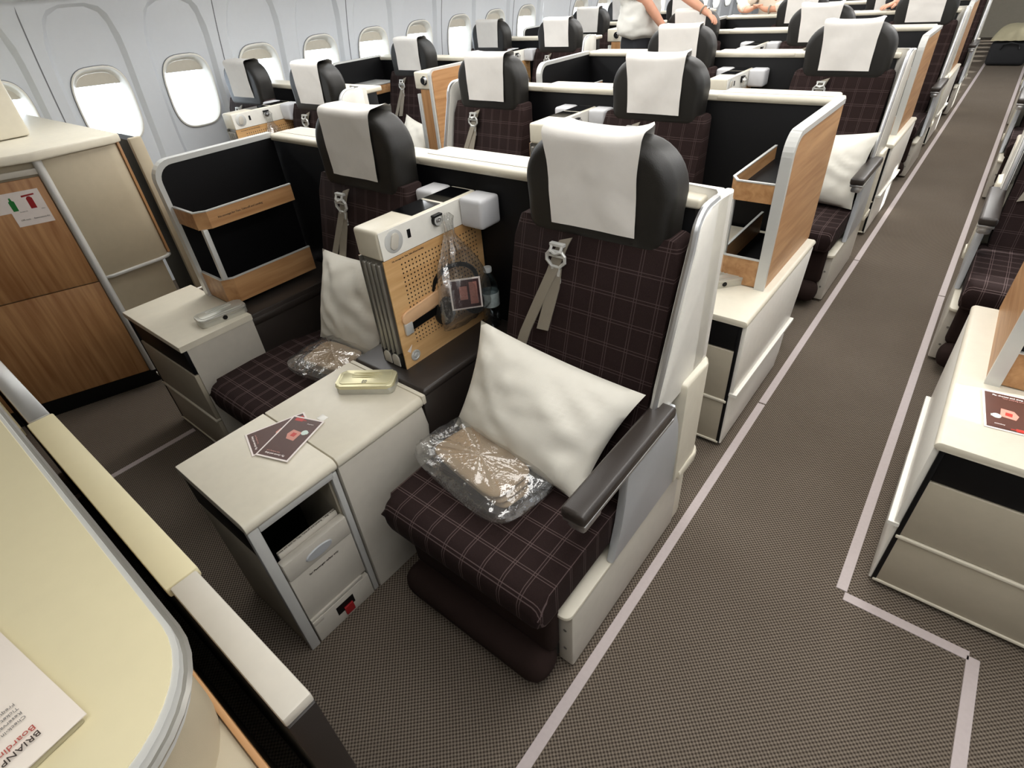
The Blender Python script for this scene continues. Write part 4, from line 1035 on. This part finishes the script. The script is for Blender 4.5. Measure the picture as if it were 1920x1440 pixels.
# tall beige and oak cabinet by the left sidewall
cp = Proto()
d = Vector((.18, .477, 0)).normalized(); nrm = Vector((d.y, -d.x, 0))
A0, A1 = Vector((-3.49, .165)), Vector((-3.31, .642))
b = MB(); b.prism([(-4.72, -1.5), (-3.62, -1.5), (A0.x - .17 * .353 * 0 - .06, A0.y - .15), (A1.x - .03, A1.y + .01), (-3.33, .70), (-3.37, .985), (-4.72, .985)], 'z', .0, .10); cp.add('toe_kick', b.mesh('toe_kick', 'black'))
foot = [(-4.74, -1.5), (-4.02, -1.5), (A1.x - .012, A1.y), (-3.33, .66), (-3.36, .97), (-4.74, .97)]
foot = [(-4.74, -1.5), (A0.x - .012 - 1.665 * .377, -1.5), (A1.x - .012, A1.y), (-3.34, .66), (-3.36, .97), (-4.74, .97)]
b = MB(); b.prism(foot, 'z', .10, 1.245, .004); cp.add('cabinet_body', b.mesh('cabinet_body', 'galley_beige'))
M = frame((A1.x - .001, A1.y, 0), d, (0, 0, 1))
for z0, z1 in ((.102, .655), (.66, 1.18)):
    b = MB(); b.box(-2.2, -.006, z0, z1, 0, .012, .002); b.apply(M, 0); cp.add('wood_door', b.mesh('wood_door', 'wood_galley'), None, 'oak door')
b = MB(); b.box(-2.2, 0, 1.19, 1.215, 0, .010, .002); b.apply(M, 0); cp.add('door_rail', b.mesh('door_rail', 'warmgrey'))
b = MB(); b.tube([(-3.305, .655, .10), (-3.305, .655, 1.25)], .019, 12); cp.add('corner_post', b.mesh('corner_post', 'rim'))
b = MB(); b.prism([(-3.60, .672), (-3.30, .672), (-3.292, .70), (-3.292, .94), (-3.30, .98), (-3.325, 1.0), (-3.60, 1.0)], 'z', .668, 1.243, .006); cp.add('bulged_door', b.mesh('bulged_door', 'galley_beige'))
b = MB(); b.prism([(-3.60, .672), (-3.297, .672), (-3.285, .70), (-3.285, .95), (-3.295, .99), (-3.32, 1.012), (-3.60, 1.012)], 'z', .655, .672, .005); cp.add('door_lip', b.mesh('door_lip', 'rim'))
b = MB(); b.box(-3.42, -3.312, 1.0, 1.012, .675, 1.243, .002); cp.add('wood_edge', b.mesh('wood_edge', 'wood_z'))
b = MB(); b.prism([(-4.74, -1.5), (A0.x + .03 - 1.665 * .377, -1.5), (A1.x + .035, A1.y), (-3.278, .66), (-3.278, .97), (-3.30, 1.02), (-4.74, 1.02)], 'z', 1.244, 1.283, .008, 2); cp.add('cabinet_top', b.mesh('cabinet_top', 'cream'))
# safety placard
b = MB(); b.box(-.175, -.035, .985, 1.135, .012, .0128); b.box(-.32, -.175, 1.05, 1.135, .012, .0128); b.apply(M, 0); pl = cp.add('placard', b.mesh('placard', 'cardwhite'), None, 'white safety placard')
b = MB(); b.prism([(-.095, 1.055), (-.072, 1.055), (-.072, 1.10), (-.079, 1.108), (-.088, 1.108), (-.095, 1.10)], 'z', .0128, .0132); b.prism([(-.108, 1.108), (-.058, 1.112), (-.058, 1.118), (-.108, 1.116)], 'z', .0128, .0132); b.apply(M, 0); cp.add('extinguisher_symbol', b.mesh('extinguisher_symbol', 'red'), pl)
b = MB(); b.prism([(-.163, 1.055), (-.143, 1.055)] + arc(-.148, 1.095, .006, 0, 90, 3) + [(-.15, 1.114), (-.156, 1.114)] + arc(-.158, 1.095, .006, 90, 180, 3), 'z', .0128, .0132); b.apply(M, 0); cp.add('bottle_symbol', b.mesh('bottle_symbol', 'green'), pl)
for tx, sx, sz in (('CPR mask', -.138, 1.012), ('Reanimations Kit', -.075, 1.012), ('Portable O2', -.128, 1.048), ('Halon', -.052, 1.048)):
    cp.add('lettering', text_mesh(tx, .009 if sz < 1.03 else .006, M @ Matrix.Translation((sx, sz, .0131)), 'textdark', .0002), pl)
thing('galley_cabinet', 'tall beige and oak cabinet with safety placard by the sidewall', 'cabinet', (0, 0, 0), cp)
up_ = Proto()
b = MB(); b.box(-4.66, -3.765, -1.5, .79, 1.284, 2.2, .02); up_.add('cabinet_body', b.mesh('cabinet_body', 'cream'))
b = MB(); b.box(-3.767, -3.760, -1.2, .62, 1.36, 1.70, .002); up_.add('door_panel', b.mesh('door_panel', 'cream'))
b = MB(); b.box(-3.762, -3.754, -1.1, .59, 1.40, 1.66, .002); up_.add('wood_inset', b.mesh('wood_inset', 'wood_y'))
thing('upper_cabinet', 'cream upper cabinet with oak inset standing on the tall cabinet', 'cabinet', (0, 0, 0), up_)
ep = Proto()
b = MB(); b.box(-3.315, -3.285, 1.05, 1.11, .0, 1.25, .006); ep.add('end_panel', b.mesh('end_panel', 'galley_beige'))
b = MB(); b.box(-3.33, -3.19, 1.115, 1.35, .85, .93, .008); ep.add('ledge', b.mesh('ledge', 'cream'))
b = MB(); b.box(-3.6, -3.316, 1.055, 1.11, .0, 1.24); b.box(-3.6, -3.20, 1.115, 1.35, .0, .85); ep.add('footwell', b.mesh('footwell', 'black'))
thing('footwell_unit', 'dark footwell with beige end panel behind the tall cabinet', 'footwell', (0, 0, 0), ep)

# ================================================================== PEOPLE
FOLDS = bpy.data.textures.new('folds', 'CLOUDS'); FOLDS.noise_scale = .085
def skin_obj(name, verts, edges, radii, material, root=0, parent=None, sub=2):
    me = bpy.data.meshes.new(name); me.from_pydata([tuple(v) for v in verts], edges, []); me.materials.append(MATS[material])
    o = bpy.data.objects.new(name, me); COL.objects.link(o)
    m1 = o.modifiers.new('skin', 'SKIN'); m1.use_smooth_shade = True
    sv = me.skin_vertices[0].data
    for i, r in enumerate(radii):
        rr = r if isinstance(r, tuple) else (r, r)
        sv[i].radius = rr; sv[i].use_root = (i == root)
    m2 = o.modifiers.new('subdivision', 'SUBSURF'); m2.levels = sub; m2.render_levels = sub
    if parent:
        o.parent = parent
        m3 = o.modifiers.new('folds', 'DISPLACE'); m3.texture = FOLDS; m3.strength = .045; m3.mid_level = .5; m3.texture_coords = 'GLOBAL'
        m2.levels = m2.render_levels = 3
    return o
def chain(pts, base=0): return [(base + i, base + i + 1) for i in range(len(pts) - 1)]
def hand(parent_verts, edges, radii, wrist_i, wrist, fwd, side, up, curl=.5, s=1.0):
    """palm and five fingers grown from the wrist vertex"""
    fwd, side, up = Vector(fwd).normalized(), Vector(side).normalized(), Vector(up).normalized(); wrist = Vector(wrist)
    pm = len(parent_verts); parent_verts.append(wrist + fwd * .045 * s); radii.append((.034 * s, .017 * s)); edges.append((wrist_i, pm))
    for j, (o, L) in enumerate(((-.030, .068), (-.010, .078), (.010, .074), (.029, .058))):
        a = len(parent_verts)
        k0 = wrist + fwd * .082 * s + side * o * s
        k1 = k0 + fwd * L * .5 * s - up * L * .22 * curl * s; k2 = k1 + fwd * L * .32 * s - up * L * .5 * curl * s
        parent_verts += [k0, k1, k2]; radii += [.0105 * s, .0092 * s, .0078 * s]
        edges += [(pm, a), (a, a + 1), (a + 1, a + 2)]
    a = len(parent_verts)
    t0 = wrist + fwd * .03 * s - side * .036 * s; t1 = t0 + fwd * .032 * s - side * .022 * s - up * .008; t2 = t1 + fwd * .03 * s - side * .006 * s - up * .01
    parent_verts += [t0, t1, t2]; radii += [.013 * s, .0115 * s, .0095 * s]; edges += [(pm, a), (a, a + 1), (a + 1, a + 2)]
def face(parent, c, yaw, r=.1):
    """head details: hair cap, eyes, nose, ears, mouth on a head centred at c looking along yaw"""
    f = Vector((math.cos(yaw), math.sin(yaw), 0)); s_ = Vector((-f.y, f.x, 0)); c = Vector(c)
    def ball(nm, p, rad, sc, m_):
        b = MB(); b.grid(lambda u, v: Vector((math.cos(2 * math.pi * u) * math.sin(math.pi * v) * rad * sc[0], math.sin(2 * math.pi * u) * math.sin(math.pi * v) * rad * sc[1], math.cos(math.pi * v) * rad * sc[2])), 16, 10, True)
        o = bpy.data.objects.new(nm, b.mesh(nm, m_)); COL.objects.link(o); o.parent = parent; o.location = p; o.rotation_euler = (0, 0, yaw); return o
    for q in (1, -1):
        ball('eye', c + f * .088 + s_ * .032 * q + Vector((0, 0, .01)), .011, (1, 1, .8), 'cardwhite'); ball('ear', c + s_ * .078 * q - f * .005, .022, (.7, .35, 1.2), 'skin')
    ball('nose', c + f * .1 + Vector((0, 0, -.015)), .014, (1, .8, 1.5), 'skin'); ball('mouth', c + f * .086 + Vector((0, 0, -.055)), .016, (.5, 1.4, .4), 'cardpink')
    ball('hair', c - f * .014 + Vector((0, 0, .035)), .1, (1.02, .9, .95), 'hair')
def person(label, verts, edges, radii, cat='person', loc=(0, 0, 0)):
    o = skin_obj('person', verts, edges, radii, 'skin'); tag(o, label, cat); return o

# steward in the left aisle, bending towards the middle seats
def steward():
    px, py = -2.86, 5.42
    V = [Vector(v) for v in ((px, py, 1.02), (px + .01, py, 1.34), (px + .04, py, 1.60), (px + .06, py, 1.70), (px + .10, py, 1.79), (px + .12, py, 1.90))]
    R = [(.10, .08), (.12, .10), (.16, .10), (.06, .06), (.075, .09), (.08, .085)]
    E = chain(V)
    for sy, hx in ((-1, None), (1, None)):
        b0 = len(V); V += [Vector((px + .03, py + sy * .08, .92)), Vector((px - .01, py + sy * .10, .60)), Vector((px - .02, py + sy * .10, .10)), Vector((px + .10, py + sy * .11, .05))]
        R += [.09, .065, .045, .04]; E += [(0, b0), (b0, b0 + 1), (b0 + 1, b0 + 2), (b0 + 2, b0 + 3)]
    arms = [((px + .04, py - .20, 1.60), (-2.71, 5.28, 1.50), (-2.57, 5.36, 1.30)), ((px + .10, py + .16, 1.62), (-2.50, 5.50, 1.54), (-2.24, 5.46, 1.395))]
    for sh, el, wr in arms:
        b0 = len(V); V += [Vector(sh), Vector(el), (Vector(el) + Vector(wr)) / 2, Vector(wr)]; R += [.055, .046, .042, .030]; E += [(2, b0), (b0, b0 + 1), (b0 + 1, b0 + 2), (b0 + 2, b0 + 3)]
        d = (Vector(wr) - Vector(el)).normalized(); up = Vector((0, 0, 1)); sd = d.cross(up)
        hand(V, E, R, b0 + 3, wr, d, sd, sd.cross(d), .6)
    o = person('standing person in white shirt and dark trousers bending over middle seats', V, E, R)
    # clothing
    sv = [Vector(v) for v in ((px, py, 1.20), (px + .01, py, 1.30), (px + .03, py, 1.46), (px + .04, py, 1.60), (px + .06, py, 1.675))]
    sr = [(.235, .20), (.24, .19), (.22, .17), (.20, .135), (.085, .085)]
    se = chain(sv)
    for sh, el, wr in arms:
        b0 = len(sv); sv += [Vector(sh), Vector(sh) * .35 + Vector(el) * .65]; sr += [.085, .075]; se += [(3, b0), (b0, b0 + 1)]
    skin_obj('shirt', sv, se, sr, 'shirt', parent=o)
    tv = [Vector((px, py, 1.36)), Vector((px, py, 1.08))]; tr_ = [(.20, .16), (.215, .19)]; te = [(0, 1)]
    for sy in (-1, 1):
        b0 = len(tv); tv += [Vector((px + .02, py + sy * .095, .95)), Vector((px - .01, py + sy * .10, .58)), Vector((px - .02, py + sy * .10, .06))]; tr_ += [.105, .085, .07]; te += [(1, b0), (b0, b0 + 1), (b0 + 1, b0 + 2)]
    skin_obj('trousers', tv, te, tr_, 'trousers', parent=o)
    b = MB(); el, wr = Vector(arms[1][1]), Vector(arms[1][2]); d = (wr - el).normalized(); c = wr - d * .02; u = d.orthogonal().normalized(); w_ = d.cross(u)
    b.tube([c + (u * math.cos(t) + w_ * math.sin(t)) * .034 for t in [2 * math.pi * i / 18 for i in range(18)]], .006, 6, closed=True)
    q = bpy.data.objects.new('bracelet', b.mesh('bracelet', 'belt')); COL.objects.link(q); q.parent = o
    face(o, (px + .125, py, 1.87), 0)
steward()
def leaner():
    """person behind the fifth middle partition, forearms on its cap, fingertips together"""
    px, py = -2.22, 7.34
    V = [Vector(v) for v in ((px, py + .12, .98), (px, py + .08, 1.22), (px, py + .02, 1.46), (px, py, 1.58), (px, py - .03, 1.66), (px, py - .04, 1.77))]
    R = [(.16, .12), (.15, .11), (.16, .10), (.058, .058), (.075, .09), (.08, .085)]; E = chain(V)
    for sx in (-1, 1):
        b0 = len(V); V += [Vector((px + sx * .09, py + .12, .90)), Vector((px + sx * .10, py + .16, .50)), Vector((px + sx * .10, py + .18, .07)), Vector((px + sx * .10, py + .06, .05))]; R += [.09, .065, .045, .04]
        E += [(0, b0), (b0, b0 + 1), (b0 + 1, b0 + 2), (b0 + 2, b0 + 3)]
    arms = [((px - .20, py + .01, 1.44), (px - .33, py - .16, 1.30), (px - .20, 7.06, 1.285)), ((px + .20, py + .01, 1.44), (px + .34, py - .16, 1.30), (px - .02, 7.06, 1.285))]
    for i, (sh, el, wr) in enumerate(arms):
        b0 = len(V); V += [Vector(sh), Vector(el), (Vector(el) + Vector(wr)) / 2, Vector(wr)]; R += [.052, .044, .038, .028]; E += [(2, b0), (b0, b0 + 1), (b0 + 1, b0 + 2), (b0 + 2, b0 + 3)]
        d = Vector((.9 if i == 0 else -.9, 0, .42)); sd = Vector((0, -1 if i == 0 else -1, 0))
        hand(V, E, R, b0 + 3, wr, d, sd, d.cross(sd) if i else sd.cross(d), .35)
    o = person('person in cream jacket leaning forward with fingertips pressed together', V, E, R)
    sv = [Vector(v) for v in ((px, py + .12, .95), (px, py + .08, 1.2), (px, py + .02, 1.44), (px, py + .005, 1.54))]; sr = [(.20, .15), (.195, .15), (.195, .13), (.09, .085)]; se = chain(sv)
    for sh, el, wr in arms:
        b0 = len(sv); sv += [Vector(sh), Vector(el) + Vector((0, 0, .02)), Vector(el) * .2 + Vector(wr) * .8 + Vector((0, 0, .012))]; sr += [.08, .068, .046]; se += [(2, b0), (b0, b0 + 1), (b0 + 1, b0 + 2)]
    skin_obj('jacket', sv, se, sr, 'creamshirt', parent=o)
    tv = [Vector((px, py + .13, 1.0)), Vector((px, py + .13, .9))]; tr_ = [(.18, .14), (.18, .14)]; te = [(0, 1)]
    for sx in (-1, 1):
        b0 = len(tv); tv += [Vector((px + sx * .09, py + .13, .8)), Vector((px + sx * .10, py + .16, .5)), Vector((px + sx * .10, py + .18, .06))]; tr_ += [.10, .085, .07]; te += [(1, b0), (b0, b0 + 1), (b0 + 1, b0 + 2)]
    skin_obj('trousers', tv, te, tr_, 'khaki', parent=o)
    b = MB(); b.tube([Vector((px + .02, 7.06, 1.285)) + Vector((0, math.cos(t) * .033, math.sin(t) * .033)) for t in [2 * math.pi * i / 16 for i in range(16)]], .008, 6, closed=True)
    q = bpy.data.objects.new('wristwatch', b.mesh('wristwatch', 'belt')); COL.objects.link(q); q.parent = o
    face(o, (px, py - .04, 1.74), -math.pi / 2)
leaner()
def reacher():
    """person behind the fifth middle partition, right hand resting on its cap"""
    px, py = -1.02, 7.62
    V = [Vector(v) for v in ((px, py, 1.0), (px, py - .02, 1.24), (px, py - .04, 1.48), (px, py - .05, 1.60), (px, py - .08, 1.68), (px, py - .09, 1.79))]
    R = [(.16, .12), (.15, .11), (.16, .10), (.058, .058), (.075, .09), (.08, .085)]; E = chain(V)
    for sx in (-1, 1):
        b0 = len(V); V += [Vector((px + sx * .09, py, .92)), Vector((px + sx * .10, py, .50)), Vector((px + sx * .10, py + .03, .07)), Vector((px + sx * .10, py - .10, .05))]; R += [.09, .065, .045, .04]
        E += [(0, b0), (b0, b0 + 1), (b0 + 1, b0 + 2), (b0 + 2, b0 + 3)]
    arms = [((px - .19, py - .05, 1.47), (px - .02, 7.30, 1.40), (px - .055, 7.11, 1.292)), ((px + .19, py - .05, 1.47), (px + .24, py - .06, 1.2), (px + .2, py - .16, 1.0))]
    for i, (sh, el, wr) in enumerate(arms):
        b0 = len(V); V += [Vector(sh), Vector(el), (Vector(el) + Vector(wr)) / 2, Vector(wr)]; R += [.052, .044, .038, .028]; E += [(2, b0), (b0, b0 + 1), (b0 + 1, b0 + 2), (b0 + 2, b0 + 3)]
        d = Vector((-.6, -.75, -.1)) if i == 0 else Vector((0, -.5, -.8)); sd = d.cross(Vector((0, 0, 1)) if i == 0 else Vector((1, 0, 0)))
        hand(V, E, R, b0 + 3, wr, d, sd, sd.cross(d), .45)
    o = person('person in dark sweater resting a hand on the partition cap', V, E, R)
    sv = [Vector(v) for v in ((px, py, .96), (px, py - .02, 1.22), (px, py - .04, 1.46), (px, py - .05, 1.56))]; sr = [(.20, .15), (.195, .15), (.195, .13), (.09, .085)]; se = chain(sv)
    for i, (sh, el, wr) in enumerate(arms):
        b0 = len(sv); sv += [Vector(sh), Vector(el)]; sr += [.08, .062]; se += [(2, b0), (b0, b0 + 1)]
    skin_obj('sweater', sv, se, sr, 'sweater', parent=o)
    tv = [Vector((px, py, 1.0)), Vector((px, py, .9))]; tr_ = [(.18, .14), (.18, .14)]; te = [(0, 1)]
    for sx in (-1, 1):
        b0 = len(tv); tv += [Vector((px + sx * .09, py, .8)), Vector((px + sx * .10, py, .5)), Vector((px + sx * .10, py + .03, .06))]; tr_ += [.10, .085, .07]; te += [(1, b0), (b0, b0 + 1), (b0 + 1, b0 + 2)]
    skin_obj('trousers', tv, te, tr_, 'trousers', parent=o)
    face(o, (px, py - .09, 1.76), -math.pi / 2)
reacher()
# bag at the far end of the right aisle
bp2 = Proto()
b = MB(); b.box(-.26, .26, -.17, .17, .0, .34, .06, 4); bp2.add('bag_body', b.mesh('bag_body', 'bag_fabric'))
b = MB(); b.tube([(-.12, -.175, .24), (-.10, -.2, .31), (0, -.205, .33), (.10, -.2, .31), (.12, -.175, .24)], .012, 8); bp2.add('handle', b.mesh('handle', 'bag_fabric'))
thing('travel_bag', 'black travel bag standing at the far end of the right aisle', 'bag', (-.17, 13.2, 0), bp2)
b = MB()
b.grid(lambda u, v: Vector(((u - .5) * .60, (v - .5) * .40, .03 + .22 * (1 - (2 * u - 1) ** 4) * (1 - (2 * v - 1) ** 2) + .012 * noise.noise(Vector((u * 6, v * 6, 1))))), 24, 18)
bmesh.ops.solidify(b.bm, geom=b.bm.faces[:], thickness=.028)
single('folded_jacket', 'khaki folded jacket lying on the black travel bag', 'jacket', b.mesh('folded_jacket', 'khaki', ang=80), (-.16, 13.2, .33))
